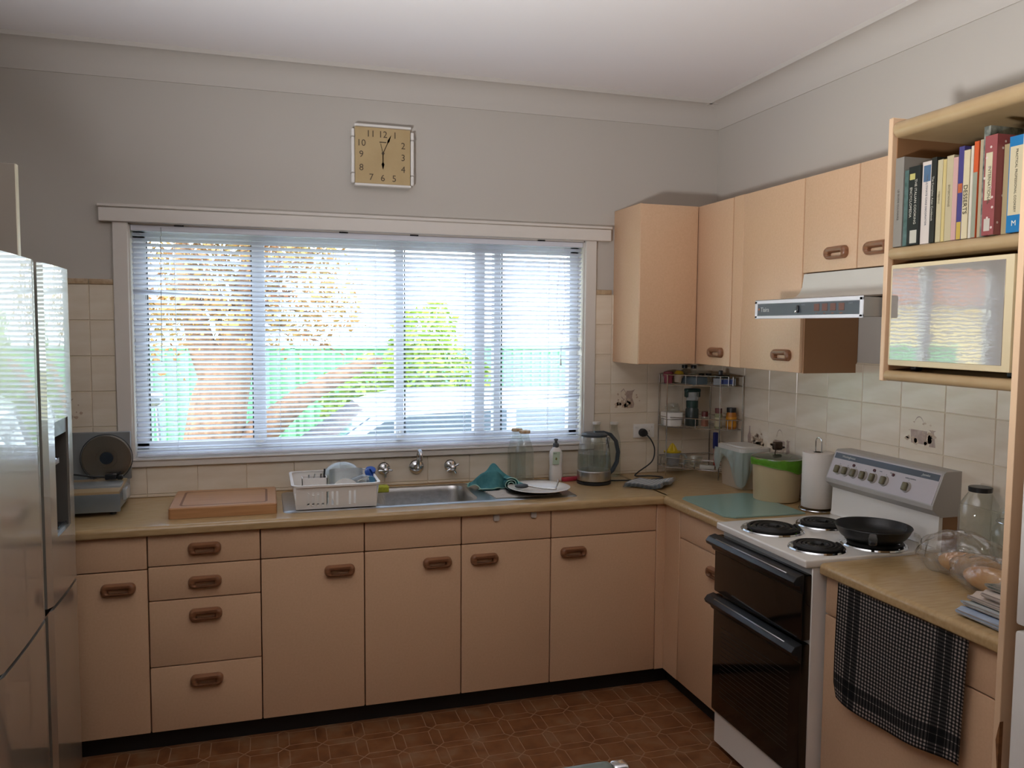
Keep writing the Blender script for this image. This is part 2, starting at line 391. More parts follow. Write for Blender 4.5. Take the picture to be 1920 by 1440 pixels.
# printed motifs on a few tiles (flat print)
mo = mat('tile_print_brown', '#b39a84', .3, c2='#c9b6a0', sc_=45); mo2 = mat('tile_print_mauve', '#a18b80', .3, c2='#b8a598', sc_=60)
def blob(b, cx, cz, rx, rz, T, n=12, jit=.15, layer=0):
    b.poly([T(cx+rx*math.cos(2*PI*k/n)*(1+R.uniform(-jit, jit)), cz+rz*math.sin(2*PI*k/n)*(1+R.uniform(-jit, jit)), layer) for k in range(n)])
def motif(kind, T, wall):
    """T maps tile coordinates in metres from the tile's centre to the wall"""
    b = B(); c = B()
    if kind == 'jug':
        b.poly([T(x, z, 0) for x, z in ((-.024, -.05), (.024, -.05), (.03, -.03), (.016, .005), (.02, .03), (.034, .048), (.012, .04), (-.014, .04), (-.02, .028), (-.016, .005), (-.03, -.03))])
        hp = [(-.02, .03), (-.032, .05), (-.048, .035), (-.044, .008), (-.026, -.01)]
        for (x0, z0), (x1, z1) in zip(hp, hp[1:]): b.poly([T(x0, z0-.003, 0), T(x1, z1-.003, 0), T(x1, z1+.003, 0), T(x0, z0+.003, 0)])
    if kind in ('basket',):
        b.poly([T(x, z, 0) for x, z in ((-.045, -.05), (.025, -.05), (.03, 0), (-.05, 0))])
        for k in range(12):
            a0, a1 = PI*k/12, PI*(k+1)/12
            b.poly([T(-.01+.026*math.cos(a), 0+r*math.sin(a), 0) for a, r in ((a0, .052), (a1, .052), (a1, .047), (a0, .047))])
        b.poly([T(x, z, 0) for x, z in ((.04, -.055), (.07, -.055), (.066, -.03), (.06, 0), (.07, .006), (.036, .006), (.046, 0), (.042, -.03))])
    if kind == 'grapes':
        b.poly([T(x, z, 0) for x, z in ((-.06, -.05), (-.035, -.05), (-.03, -.01), (-.042, .012), (-.042, .04), (-.052, .04), (-.052, .012), (-.064, -.01))])
        for k in range(9): blob(c, R.uniform(-.01, .06), R.uniform(-.05, .0), .012, .012, T, layer=1)
    for k in range(14): blob(c, R.uniform(-.075, .075), -.045+abs(R.gauss(0, .018)), R.uniform(.006, .015), R.uniform(.005, .012), T, jit=.35, layer=1)
    for k in range(8): blob(c, R.uniform(-.07, .07), R.uniform(-.02, .03), R.uniform(.002, .006), R.uniform(.002, .007), T, jit=.4, layer=1)
    b.obj('tile_print', mo2, wall, smooth=0); c.obj('tile_print', mo, wall, smooth=0)
def TB(cx, cz): return lambda u, v, l: (cx+u, -.0086-.0003*l, cz+v)
def TR(cy, cz): return lambda u, v, l: (-.0086-.0003*l, cy-u, cz+v)
rowz = R0-TH/2
motif('jug', TB(-.1775-1.5*TW, rowz), wall_back)
motif('jug', TB(-3.022-.5*TW, rowz), wall_back)
motif('basket', TR(-.7404-3.5*TW, rowz), wall_right)
motif('grapes', TR(-.7404+1.5*TW, rowz-TH), wall_right); motif('basket', TR(-.7404+.5*TW, rowz-TH), wall_right)
# window: casing, frame, panes
win = thing('window_1', 'white aluminium sliding window over the sink, behind the blind', 'window', (-1.8, .09, WZ0), kind='structure')
del win['category']
B().box(-2.925, WX0, -.018, .001, 1.037, 2.106, .004).obj('casing', M['gloss'], win)
B().box(WX1, -.688, -.018, .001, 1.037, 2.106, .004).obj('casing', M['gloss'], win)
b = B().box(-2.975, -.615, -.03, .001, 2.100, 2.160, .003); b.box(-2.98, -.61, -.035, .001, 2.160, 2.176, .004)
b.obj('head_casing', M['gloss'], win)
b = B().box(WX0-.06, WX1+.06, -.024, .001, 1.037, 1.072, .004); b.obj('sill', M['gloss'], win)
b = B().box(WX0, WX1, -.03, .06, 1.066, 1.0735, .002); b.obj('sill_board', M['gloss'], win)
b = B().box(WX0, WX0+.006, 0, .15, WZ0, WZ1).box(WX1-.006, WX1, 0, .15, WZ0, WZ1).box(WX0, WX1, 0, .15, WZ1-.006, WZ1)
b.obj('reveal', M['gloss'], win, smooth=0)
fy0, fy1 = .07, .12
b = B().box(-2.857, -2.805, fy0, fy1, 1.075, 2.094, .003).box(-.80, -.754, fy0, fy1, 1.075, 2.094, .003)
b.box(-2.857, -.754, fy0, fy1, 2.04, 2.094, .003).box(-2.857, -.754, fy0, fy1, 1.075, 1.135, .003).box(-2.857, -.754, fy0-.02, fy0, 1.075, 1.105, .003)
b.obj('frame', M['alu'], win)
for x0, x1, nm in ((-2.361, -2.303, 'mullion'), (-1.70, -1.661, 'mullion'), (-1.306, -1.253, 'mullion'), (-1.204, -1.17, 'mullion')):
    B().box(x0, x1, fy0-.005, fy1, 1.12, 2.05, .003).obj(nm, M['alu'], win)
gk = mat('black_gasket', '#23262b', .6); b = B()
for x in (-2.803, -2.364, -1.657, -1.166): b.box(x, x+.005, fy0-.004, fy0+.01, 1.135, 2.04)
for x0, x1 in ((-2.805, -2.361), (-2.303, -1.70), (-1.661, -1.306), (-1.17, -.80)): b.box(x0, x1, fy0-.002, fy0+.01, 1.134, 1.139)
b.obj('gasket', gk, win, smooth=0)
for x0, x1 in ((-2.805, -2.361), (-2.303, -1.70), (-1.661, -1.306), (-1.253, -1.204), (-1.17, -.80)):
    B().box(x0, x1, .093, .097, 1.13, 2.045).obj('pane', M['pane'], win, smooth=0)
for x in (-2.335, -1.68):
    lt = B().lathe((x, fy0-.012, 1.125), [(0, -.012), (.016, -.012), (.018, 0), (.018, .012), (0, .012)], 16, Matrix.Rotation(PI/2, 4, 'X'))
    lt.box(x-.004, x+.004, fy0-.03, fy0-.01, 1.13, 1.165, .002); lt.obj('latch', M['wplast'], win)
# venetian blind
bl = thing('venetian_blind', 'white slatted venetian blind hanging across the whole kitchen window', 'blind', (-1.8, .02, 2.095))
B().box(WX0+.008, WX1-.008, .005, .034, 2.068, 2.0935, .002).obj('head_rail', M['slat'], bl)
for x in (-2.66, -1.95, -1.62, -.98): B().box(x-.02, x+.02, 0, .006, 2.092, 2.098).obj('bracket', gk, bl, smooth=0)
B().box(WX0+.012, WX1-.012, .008, .032, 1.077, 1.086, .003).obj('bottom_rail', M['slat'], bl)
L0, L1 = WX0+.01, WX1-.01; TILT = math.radians(31)
def slat_mesh(bend=None, sw=.0254):
    nx = 2 if not bend else 40; b = bmesh.new(); rows = []
    for i in range(nx+1):
        x = L0+(L1-L0)*i/nx; dz, dt = bend(x) if bend else (0, 0); row = []
        for k in range(5):
            t = (k/4-.5); c_ = .0016*(1-(2*t)**2); a = TILT+dt
            yy = t*sw*math.cos(a)+c_*math.sin(a); zz = -t*sw*math.sin(a)+c_*math.cos(a)
            row.append(b.verts.new((x-(L0+L1)/2, yy, zz+dz)))
        rows.append(row)
    for r0, r1_ in zip(rows, rows[1:]):
        for k in range(4): b.faces.new((r0[k], r1_[k], r1_[k+1], r0[k+1]))
    bmesh.ops.solidify(b, geom=b.faces[:], thickness=.0003)
    me = bpy.data.meshes.new('slat'); b.to_mesh(me); b.free(); me.materials.append(M['slat'])
    me.polygons.foreach_set('use_smooth', [True]*len(me.polygons)); me.set_sharp_from_angle(angle=.7); return me
NS = 44; zt, zb_ = 2.053, 1.098; pit = (zt-zb_)/(NS-1)
base_slat = slat_mesh()
def ramp_l(x0, w, amp, tl=0): return lambda x: (amp*max(0, min(1, (x0+w-x)/w))**1.5, tl*max(0, min(1, (x0+w-x)/w)))
def ramp_r(x1, w, amp, tl=0): return lambda x: (amp*max(0, min(1, (x-(x1-w))/w))**1.5, tl*max(0, min(1, (x-(x1-w))/w)))
bends = {12: ramp_l(L0, .45, .017, .25), 22: ramp_l(L0, .16, -.006, -.3), 21: ramp_l(L0, .12, -.008, .1), 20: ramp_r(L1, .3, .008, -.3), 22.5: None,
         23: ramp_r(L1, .35, .012, .3), 24: ramp_r(L1, .3, -.006, .2), 34: ramp_r(L1, .25, .010, .4), 35: ramp_r(L1, .4, .009, -.2), 40: ramp_r(L1, .3, .006, .3)}
for i in range(NS):
    me = slat_mesh(bends[i]) if bends.get(i) else base_slat
    inst('slat', me, ((L0+L1)/2, .02, zt-i*pit), bl)
for x in (-2.681, -2.241, -1.803, -1.368, -.937):
    b = B().tube([(x, .004, 2.07), (x, .003, 1.085)], .0007, 4).tube([(x, .036, 2.07), (x, .036, 1.085)], .0007, 4)
    for i in range(NS): b.tube([(x, .004, zt-i*pit-.004), (x, .036, zt-i*pit-.012)], .0006, 3)
    b.obj('ladder_cord', M['slat'], bl, smooth=0)
b = B().tube([(-2.733, .0, 2.085), (-2.731, -.004, 2.05), (-2.737, -.004, 2.04)], .002, 5).tube([(-2.735, -.003, 2.04), (-2.74, -.004, 1.5)], .0016, 6)
b.obj('tilt_wand', M['boxclear'], bl)
b = B()
for dx in (-.006, .004): b.tube([(-.87+dx, 0, 2.08), (-.868+dx*5, -.003, 1.8), (-.87+dx, -.004, 1.62), (-.872, -.004, 1.5)], .0009, 4)
b.lathe((-.872, -.004, 1.47), [(0, 0), (.005, 0), (.003, .03), (0, .032)], 8); b.obj('pull_cord', M['slat'], bl)
B().box(WX0+.05, WX0+.10, .064, .069, 1.096, 1.101).obj('red_sticker', mat('red_sticker', '#a23a34', .5), win, smooth=0)
# ------------------------------------------------------------------ outdoors
GZ = -.5
grass = mat('dry_ground', '#a79c7e', .9, c2='#8f8a66', sc_=2)
gr = B().box(-30, 30, .16, 40, GZ-.2, GZ).obj('ground', grass, kind='structure', smooth=0)
fm = mat('green_fence_steel', '#78b892', .5, spec=.3)
fence = thing('fence', 'pale green ribbed steel fence seen beyond the window', 'fence', (-1, 6.4, GZ))
x = -9.0; FT = 1.42
while x < 7.5:
    poly = []
    for k in range(6):
        u = x+k*.13; poly += [(u, 6.4), (u+.07, 6.4), (u+.085, 6.37), (u+.115, 6.37)]
    poly.append((x+.78, 6.4)); back = [(a, c+.012) for a, c in poly[::-1]]
    B().prism(poly+back, 'z', GZ+.05, FT-.03).obj('panel', fm, fence, smooth=0)
    x += .78
for k in range(8):
    xx = -9+k*2.34
    B().box(xx-.03, xx+.03, 6.36, 6.43, GZ, FT+.01, .004).obj('post', fm, fence)
    B().box(xx, xx+2.34, 6.36, 6.44, FT-.05, FT, .004).obj('rail', fm, fence)
# tree: trunk and limbs as one skin, leaves in clusters
bark = mat('tree_bark', '#8f6c55', .9, c2='#5f4738', sc_=14, st=(1, 1, .25), bump=.8, bs=18, bd=.02)
tree = thing('tree', 'leaning brown-barked tree with sparse russet leaves outside the left window pane', 'tree', (-2.75, 4.6, GZ))
def limb(b, pts, r): b.tube(pts, r, 10)
b = B()
limb(b, [(-2.9, 4.6, GZ-.05), (-2.82, 4.6, .3), (-2.74, 4.6, .9), (-2.62, 4.6, 1.35), (-2.5, 4.62, 1.7), (-2.42, 4.7, 2.3), (-2.5, 4.8, 3.0)], [.36, .3, .27, .22, .15, .1, .05])
limb(b, [(-2.72, 4.6, 1.0), (-2.9, 4.55, 1.5), (-3.0, 4.5, 2.0), (-3.1, 4.5, 2.8)], [.17, .13, .09, .04])
limb(b, [(-2.7, 4.6, .1), (-2.35, 4.55, .6), (-1.95, 4.5, .95), (-1.5, 4.5, 1.2), (-1.15, 4.5, 1.32)], [.2, .16, .11, .08, .04])
b.obj('trunk', bark, tree)
b = B()
for k in range(26):
    x, z = R.uniform(-3.5, -1.5), R.uniform(1.3, 2.9)
    limb(b, [(-2.6+R.uniform(-.2, .2), 4.6, 1.5+.4*R.random()), ((x-2.6)/2, 4.6+R.uniform(-.3, .3), (z+1.6)/2+.15), (x, 4.6+R.uniform(-.5, .5), z)], [.02, .013, .005])
b.obj('branches', bark, tree, smooth=50)['kind'] = 'stuff'
def leaves(name, m, parent, n, fn, size, kind='stuff'):
    b = bmesh.new()
    for k in range(n):
        c = Vector(fn()); s = size*R.uniform(.6, 1.3); q = Quaternion((R.gauss(0, 1), R.gauss(0, 1), R.gauss(0, 1), R.gauss(0, 1))).normalized()
        vs = [b.verts.new(c+q @ Vector(p)) for p in ((-s, 0, 0), (-.3*s, .38*s, 0), (.5*s, .3*s, .1*s), (s, 0, .15*s), (.5*s, -.3*s, .1*s), (-.3*s, -.38*s, 0))]
        b.faces.new(vs)
    me = bpy.data.meshes.new(name); b.to_mesh(me); b.free(); me.materials.append(m)
    o = bpy.data.objects.new(name, me); COL.objects.link(o); o.parent = parent; off = ROOT[parent.name]
    me.transform(Matrix.Translation(-off)); ROOT[o.name] = off; o['kind'] = kind; return o
rus = mat('russet_leaf', '#85502f', .6, c2='#8f7a3a', sc_=3); grn = mat('bright_leaf', '#6f9426', .5, c2='#98a83a', sc_=4)
def tl():
    c = R.choice(TC); return (c[0]+R.gauss(0, .16), c[1]+R.gauss(0, .25), c[2]+R.gauss(0, .14))
TC = [(R.uniform(-3.7, -1.6), 4.6+R.uniform(-.5, .5), R.uniform(1.45, 2.9)) for k in range(46)]
TC = [c for c in TC if c[0] < -2.5 or c[2] > 1.55]
leaves('foliage', rus, tree, 6500, tl, .04)
shrub = thing('shrub', 'bright yellow-green leafy shrub in front of the fence', 'shrub', (-.75, 5.3, GZ))
def sl():
    while True:
        x, y, z = R.uniform(-1.7, .25), R.uniform(4.9, 5.9), R.uniform(.3, 2.05)
        top = 1.35+.62*math.exp(-((x+.5)/.36)**2)-.35*abs(x+.7)**2
        if z < top+.1*math.sin(x*14) and ((x+.72)/1.0)**2 < 1: return (x, y, z)
leaves('foliage', grn, shrub, 5200, sl, .055)
b = B()
for k in range(7): b.tube([(-.75+.05*k, 5.4, GZ), (-.9+.1*k, 5.4, .4), (-1.3+.2*k, 5.4, 1.0)], [.03, .02, .008], 6)
b.obj('stem', bark, shrub)
# car parked just outside
cp = mat('white_car_paint', '#cfd8e6', .18, coat=.7); cg = mat('car_glass', '#3c4a5c', .05, spec=.8)
car = thing('car', 'white car parked right outside behind the lower half of the blind', 'car', (-.2, 3.0, GZ))
prof = [(-3.2, -.28), (-3.25, .1), (-3.05, .34), (-2.2, .5), (-1.5, .99), (-1.2, 1.06), (.2, 1.08), (.8, 1.02), (1.35, .62), (1.6, .52), (1.65, -.05), (1.6, -.28)]
def cprof(y, t): return [(x, (z if z < .5 else .5+(z-.5)*1.0)) for x, z in prof]
b = B(); b.prism(prof, 'y', 2.2, 3.85, .05); b.obj('body', cp, car)
b = B(); b.prism([(-2.05, .56), (-1.45, .95), (-1.15, 1.0), (-.5, 1.015), (-.5, .56)], 'y', 2.19, 2.205); b.obj('side_window', cg, car)
b = B(); b.prism([(-.42, .56), (-.42, 1.015), (.2, 1.02), (.72, .98), (1.1, .62), (1.0, .56)], 'y', 2.19, 2.205); b.obj('side_window', cg, car)
b = B(); 
dx, dz = .7, .49; L_ = math.hypot(dx, dz); nx_, nz_ = -dz/L_*.012, dx/L_*.012
b.prism([(-2.14+nx_, .54+nz_), (-1.53+nx_, .97+nz_), (-1.53, .97), (-2.14, .54)], 'y', 2.33, 3.72); b.obj('windscreen', cg, car, smooth=0)
b = B(); b.prism([(.86+.03, 1.0), (1.3+.03, .67), (1.3, .65), (.86, .97)], 'y', 2.33, 3.72); b.obj('rear_window', cg, car, smooth=0)
for x in (-2.45, .95):
    for y in (2.17, 3.7): 
        w_ = B().lathe((x, y, GZ+.33), [(0, 0), (.2, 0), (.3, .01), (.33, .04), (.33, .16), (.3, .19), (0, .19)], 28, Matrix.Rotation(-PI/2, 4, 'X')); w_.obj('wheel', M['rubber'], car)
B().box(-1.95, -1.8, 2.02, 2.16, .56, .68, .03, 3).obj('wing_mirror', cp, car)
dome = B().ico((-2.985, 1.72, 1.19), .062, 3, 1.0, .8, .85); dome.tube([(-2.97, 1.72, 1.15), (-2.95, 1.72, .7), (-2.95, 1.72, GZ)], .012, 8)
dome.obj('grey_dome', mat('grey_metal_dome', '#7d848e', .25, .8), loc=(-2.95, 1.72, GZ), label='grey domed object seen through the lower left of the blind', cat='light')  # unidentified grey dome on a thin stem
rb = mat('neighbour_render', '#c0906f', .8)
nb = thing('neighbour_house', 'pale neighbouring house beyond the fence at the left', 'house', (-11, 12, GZ))
B().box(-15, -6.4, 10, 16, GZ, 2.2).obj('wall', mat('house_cream', '#d8c79a', .8), nb, smooth=0)
B().prism([(-15.4, 2.2), (-6.0, 2.2), (-8.4, 3.7), (-13, 3.7)], 'y', 9.7, 16.3).obj('roof', mat('roof_tile', '#9a5b44', .8), nb, smooth=0)

# ------------------------------------------------------------------ cabinets
def handle_mesh(w=.122, h=.047, d=.02):
    """rounded wooden pull with a slot, in x (width) / z (height), front towards -y"""
    b = bmesh.new(); seg = 6
    def ring(hx, hz, r, y, cz=0): return [b.verts.new((x, y, z+cz)) for x, z in rrect(0, 0, hx, hz, r, seg)]
    rs = [ring(w/2, h/2, .02, 0), ring(w/2-.001, h/2-.001, .02, -d*.6), ring(w/2-.007, h/2-.006, .016, -d),
          ring(w/2-.014, h/2-.013, .01, -d*1.02, -.003), ring(w/2-.024, .0085, .008, -d*.75, -.0065), ring(w/2-.026, .0065, .006, -.0008, -.0065)]
    n = len(rs[0])
    for a, c in zip(rs, rs[1:]):
        for i in range(n): b.faces.new((a[i], a[(i+1) % n], c[(i+1) % n], c[i]))
    bmesh.ops.recalc_face_normals(b, faces=b.faces[:])
    me = bpy.data.meshes.new('handle'); b.to_mesh(me); b.free(); me.materials.append(M['wood'])
    me.polygons.foreach_set('use_smooth', [True]*len(me.polygons)); me.set_sharp_from_angle(angle=.9); return me
HM = handle_mesh()
def front(parent, name, axis, a, b_, z0, z1, face, hd=None, th=.018, bev=.005):
    """a door or drawer front; axis 'y' faces -y, axis 'x' faces -x; hd = (coordinate, z) of its handle"""
    g_ = .0018
    if axis == 'y': o = B().box(a+g_, b_-g_, face, face+th, z0+g_, z1-g_, bev, 2).obj(name, M['lam'], parent)
    else: o = B().box(face, face+th, a+g_, b_-g_, z0+g_, z1-g_, bev, 2).obj(name, M['lam'], parent)
    if hd:
        if axis == 'y': inst('handle', HM, (hd[0], face, hd[1]), o)
        else: inst('handle', HM, (face, hd[0], hd[1]), o, (0, 0, -PI/2))
    return o
ZK, ZS, ZC = .084, .738, .862
def carcass(parent, x0, x1, y0, y1, z0, z1, m=None): return B().box(x0, x1, y0, y1, z0, z1).obj('carcass', m or M['carc'], parent, smooth=0)
BX = [-3.60, -2.746, -2.334, -1.9266, -1.5184, -1.114, -.6]
labs = ['narrow peach base cabinet beside the fridge, one door under a plain panel',
        None,
        'peach base cabinet directly right of the drawer stack, handle at its top right',
        'peach base cabinet under the left half of the sink bowl, handle at its top right',
        'peach base cabinet carrying two small white clips on its top panel',
        'peach base cabinet at the inner corner end of the window wall, handle at top left']
hxs = [-2.849, None, -2.027, -1.622, -1.417, -1.008]
for i in (0, 2, 3, 4, 5):
    x0, x1 = BX[i], BX[i+1]
    c = thing('base_cabinet', labs[i], 'cabinet', ((x0+x1)/2, DF, ZK))
    carcass(c, x0+.001, x1-.001, DF+.019, -.02, ZK, ZC if i not in (3, 4, 2) else .72)
    if i in (2, 3, 4): 
        B().box(x0+.001, x1-.001, DF+.019, DF+.03, .72, ZC).obj('rail', M['carc'], c, smooth=0)
    xa = x0 if i else -2.967
    if i == 0: front(c, 'door', 'y', -3.1, x1, ZK, ZS-.008, DF, (hxs[i], .663)); front(c, 'top_panel', 'y', -3.1, x1, ZS-.008, ZC, DF)
    else: front(c, 'door', 'y', x0, x1, ZK, ZS, DF, (hxs[i], .67)); front(c, 'top_panel', 'y', x0, x1, ZS, ZC, DF)
c = thing('drawer_cabinet', 'peach stack of four drawers, each with a wooden handle', 'drawers', ((BX[1]+BX[2])/2, DF, ZK))
carcass(c, BX[1]+.001, BX[2]-.001, DF+.019, -.02, ZK, ZC)
for z0, z1, hz in ((.738, .862, .80), (.604, .738, .668), (.343, .604, .54), (ZK, .343, .277)): front(c, 'drawer', 'y', BX[1], BX[2], z0, z1, DF, (-2.541, hz))
# corner post and the run on the right wall
c = thing('corner_filler', 'plain peach filler strip closing the inner corner of the base cabinets', 'panel', (-.58, -.58, ZK))
B().box(-.6, DF+.014, DF, DF+.016, ZK, ZC, .002).obj('filler_panel', M['lam'], c)
B().box(DF, DF+.016, -.69, DF, ZK, ZC, .002).obj('filler_panel', M['lam'], c)
c = thing('base_cabinet', 'narrow peach base cabinet between the inner corner and the cooker', 'cabinet', (DF, -.9, ZK))
carcass(c, DF+.019, -.02, -1.105, -.692, ZK, ZC)
front(c, 'door', 'x', -1.105, -.692, ZK, ZS, DF, (-1.0, .663)); front(c, 'drawer', 'x', -1.105, -.692, ZS, ZC, DF)
c = thing('base_cabinet', 'peach base cabinet right of the cooker behind the checked towel', 'cabinet', (DF, -2.0, ZK))
carcass(c, DF+.019, -.02, -2.355, -1.668, ZK, ZC)
front(c, 'door', 'x', -2.352, -1.668, ZK, ZS-.005, DF); front(c, 'drawer', 'x', -2.352, -1.668, ZS-.005, ZC, DF)
b = B().box(-3.6, -.5, -.506, -.49, 0, ZK).box(-.506, -.49, -1.105, -.506, 0, ZK)
b.obj('kickboard', M['black'], loc=(-1.5, -.5, 0), label='black recessed kickboard under the window-side base cabinets', cat='kickboard', smooth=0)
B().box(-.506, -.49, -2.355, -1.668, 0, ZK).obj('kickboard', M['black'], loc=(-.5, -2, 0), label='black kickboard right of the cooker', cat='kickboard', smooth=0)
# worktops with rounded front edges; the sink hole is left open
def nose(f, back, z0, z1, r=.016):
    pts = [(back, z1), (back, z0), (f+.006, z0)]
    for k in range(7):
        a = -PI/2+PI/2*k/6; pts.append((f+.006-.006*math.cos(a), z0+.006+.006*math.sin(a)))
    for k in range(7):
        a = PI/2*k/6; pts.append((f+r-r*math.cos(a), z1-r+r*math.sin(a)))
    return pts
ZBB = .8635
SX0, SX1, SY0, SY1 = -1.85, -1.405, -.445, -.09     # bowl opening
wt = B(); pf = nose(D, SY0-.004, ZBB, ZB)
wt.prism(pf, 'x', -3.62, D+.03).box(-3.62, SX0-.004, SY0-.004, 0, ZBB, ZB).box(SX1+.004, D+.03, SY0-.004, 0, ZBB, ZB).box(SX0-.004, SX1+.004, SY1+.004, 0, ZBB, ZB)
wt.prism(nose(D, 0, ZBB, ZB), 'y', -1.107, D+.002).box(D+.02, 0, D, 0, ZBB, ZB)
wt.prism([(D+.002, D-.0), (D+.04, D), (D+.04, D+.04), (D, D+.04), (D, D+.002)], 'z', ZBB+.002, ZB-.0002)
top = wt.obj('worktop', M['bench'], loc=(-1.5, -.3, ZBB), label='olive-brown L-shaped laminate worktop running under the window to the cooker', cat='worktop', smooth=35)
B().prism(nose(D, 0, ZBB, ZB), 'y', -2.355, -1.664).obj('worktop', M['bench'], loc=(-.3, -2, ZBB), label='olive-brown laminate worktop right of the cooker', cat='worktop', smooth=35)
# sink
sink = thing('sink', 'stainless steel sink with one bowl and a ribbed drainer each side', 'sink', (-1.6, -.27, ZB))
def sink_top(m):
    b = bmesh.new(); zt_ = ZB+.0035
    hole = rrect((SX0+SX1)/2, (SY0+SY1)/2, (SX1-SX0)/2, (SY1-SY0)/2, .07, 6)
    outer = rrect(-1.6, -.27, .64, .21, .03, 6)
    # bridge hole to outer by angle through a grid-free fan
    ho = [b.verts.new((x, y, zt_-.002)) for x, y in hole]; ou = [b.verts.new((x, y, zt_)) for x, y in outer]
    e = []
    for L_ in (ho, ou):
        for i in range(len(L_)): e.append(b.edges.new((L_[i], L_[(i+1) % len(L_)])))
    bmesh.ops.triangle_fill(b, use_beauty=True, edges=e)
    for f in list(b.faces):
        c_ = f.calc_center_median()
        if SX0+.03 < c_.x < SX1-.03 and SY0+.03 < c_.y < SY1-.03: b.faces.remove(f)
    ri = [b.verts.new((-1.6+(x+1.6)*1.006, -.27+(y+.27)*1.02, ZB+.0005)) for x, y in outer]
    for i in range(len(ou)): b.faces.new((ou[i], ou[(i+1) % len(ou)], ri[(i+1) % len(ou)], ri[i]))
    prev = ho; cx, cy = (SX0+SX1)/2, (SY0+SY1)/2
    for s_, z in ((.985, -.006), (.96, -.02), (.93, -.12), (.86, -.155), (.5, -.16), (.09, -.163)):
        cur = [b.verts.new((cx+(x-cx)*s_, cy+(y-cy)*s_, ZB+z)) for x, y in hole]
        for i in range(len(cur)): b.faces.new((prev[i], prev[(i+1) % len(cur)], cur[(i+1) % len(cur)], cur[i]))
        prev = cur
    b.faces.new(prev); bmesh.ops.recalc_face_normals(b, faces=b.faces[:])
    o = B(); o._merge(b); return o.obj('basin', m, sink, smooth=50)
sink_top(M['steel'])
b = B()
for k in range(15):
    y = -.43+k*.022; b.tube([(-1.345+.012*abs(k-7)/7, y, ZB+.0035), (-1.02, y, ZB+.0025)], .006, 6)
b.obj('drainer_ribs', M['steel'], sink, kind='stuff')
b = B()
for k in range(15):
    y = -.43+k*.022; b.tube([(-2.18, y, ZB+.0035), (-1.91, y, ZB+.0025)], .006, 6)
b.obj('drainer_ribs', M['steel'], sink, kind='stuff')
b = B().lathe(((SX0+SX1)/2, (SY0+SY1)/2, ZB-.162), [(0, 0), (.02, 0), (.034, .002), (.036, 0)], 20); b.obj('waste', M['chrome'], sink)
# taps
RX = Matrix.Rotation(PI/2, 4, 'X')
tp = thing('tap_spout', 'chrome hooked spout on a round wall flange over the sink', 'tap', (-1.612, -.01, .985))
tp_ = B().lathe((-1.612, -.006, .985), [(0, 0), (.034, 0), (.036, .006), (.03, .014), (.016, .02), (.012, .04), (0, .04)], 28, RX); tp_.obj('flange', M['chrome'], tp)
pts = [(-1.612, -.03, .985), (-1.612, -.05, .99), (-1.612, -.058, 1.01), (-1.612, -.06, 1.045)]
for k in range(9):
    a = PI*k/8; pts.append((-1.612+.004*k/8, -.085+.025*math.cos(a), 1.05+.025*math.sin(a)))
pts.append((-1.608, -.11, 1.03)); B().tube(pts, .0085, 12).obj('spout', M['chrome'], tp)
for x, ang, lab in ((-1.770, 0, 'chrome cross-head tap left of the spout'), (-1.445, .5, 'chrome cross-head tap right of the spout')):
    t = thing('wall_tap', lab, 'tap', (x, -.01, .984))
    B().lathe((x, -.006, .984), [(0, 0), (.03, 0), (.031, .006), (.026, .014), (.014, .02), (.012, .045), (.015, .05), (.015, .07), (.008, .078), (0, .08)], 24, RX).obj('flange', M['chrome'], t)
    b = B()
    for k in range(4):
        a = ang+PI/2*k; b.tube([(x+.006*math.cos(a), -.066, .984+.006*math.sin(a)), (x+.03*math.cos(a), -.068, .984+.03*math.sin(a)), (x+.034*math.cos(a), -.068, .984+.034*math.sin(a))], [.004, .0055, .003], 8)
    b.obj('cross_handle', M['chrome'], t)
# ------------------------------------------------------------------ wall cabinets
UB, UT, UY, UX = 1.488, 2.257, -.305, -.275
c = thing('wall_cabinet', 'peach wall cabinet right of the window with its plain end towards the window', 'cabinet', (-.42, -.15, UB))
carcass(c, -.575, -.001, UY+.019, -.001, UB, UT, M['lam'])
B().box(-.588, -.574, UY+.004, -.001, UB, UT, .002).obj('end_panel', M['lam'], c)
front(c, 'door', 'y', -.588, UX-.002, UB, UT, UY)
c = thing('wall_cabinet', 'narrow peach wall cabinet in the corner, wooden handle at its foot', 'cabinet', (-.14, -.5, UB))
carcass(c, UX+.019, -.001, -.609, UY, UB, UT, M['lam'])
front(c, 'door', 'x', -.607, UY+.014, UB, UT, UX, (-.492, 1.551))
c = thing('wall_cabinet', 'wide peach wall cabinet left of the range hood, reaching below it', 'cabinet', (-.14, -.86, UB))
carcass(c, UX+.019, -.001, -1.113, -.61, UB, UT, M['lam'])
B().box(UX+.002, UX+.02, -.690, -.609, UB, UT, .003).obj('filler_panel', M['lam'], c)
front(c, 'door', 'x', -1.113, -.69, UB, UT, UX, (-1.0, 1.557))
B().box(UX+.019, -.002, -1.1165, -1.113, UB, 1.88, 0).obj('end_panel', M['carc'], c, smooth=0)
c = thing('wall_cabinet', 'short two-door peach wall cabinet above the range hood', 'cabinet', (-.14, -1.4, 1.884))
carcass(c, UX+.019, -.001, -1.718, -1.114, 1.886, UT, M['lam'])
front(c, 'door', 'x', -1.42, -1.114, 1.882, UT, UX, (-1.315, 1.948)); front(c, 'door', 'x', -1.718, -1.42, 1.882, UT, UX, (-1.525, 1.948))
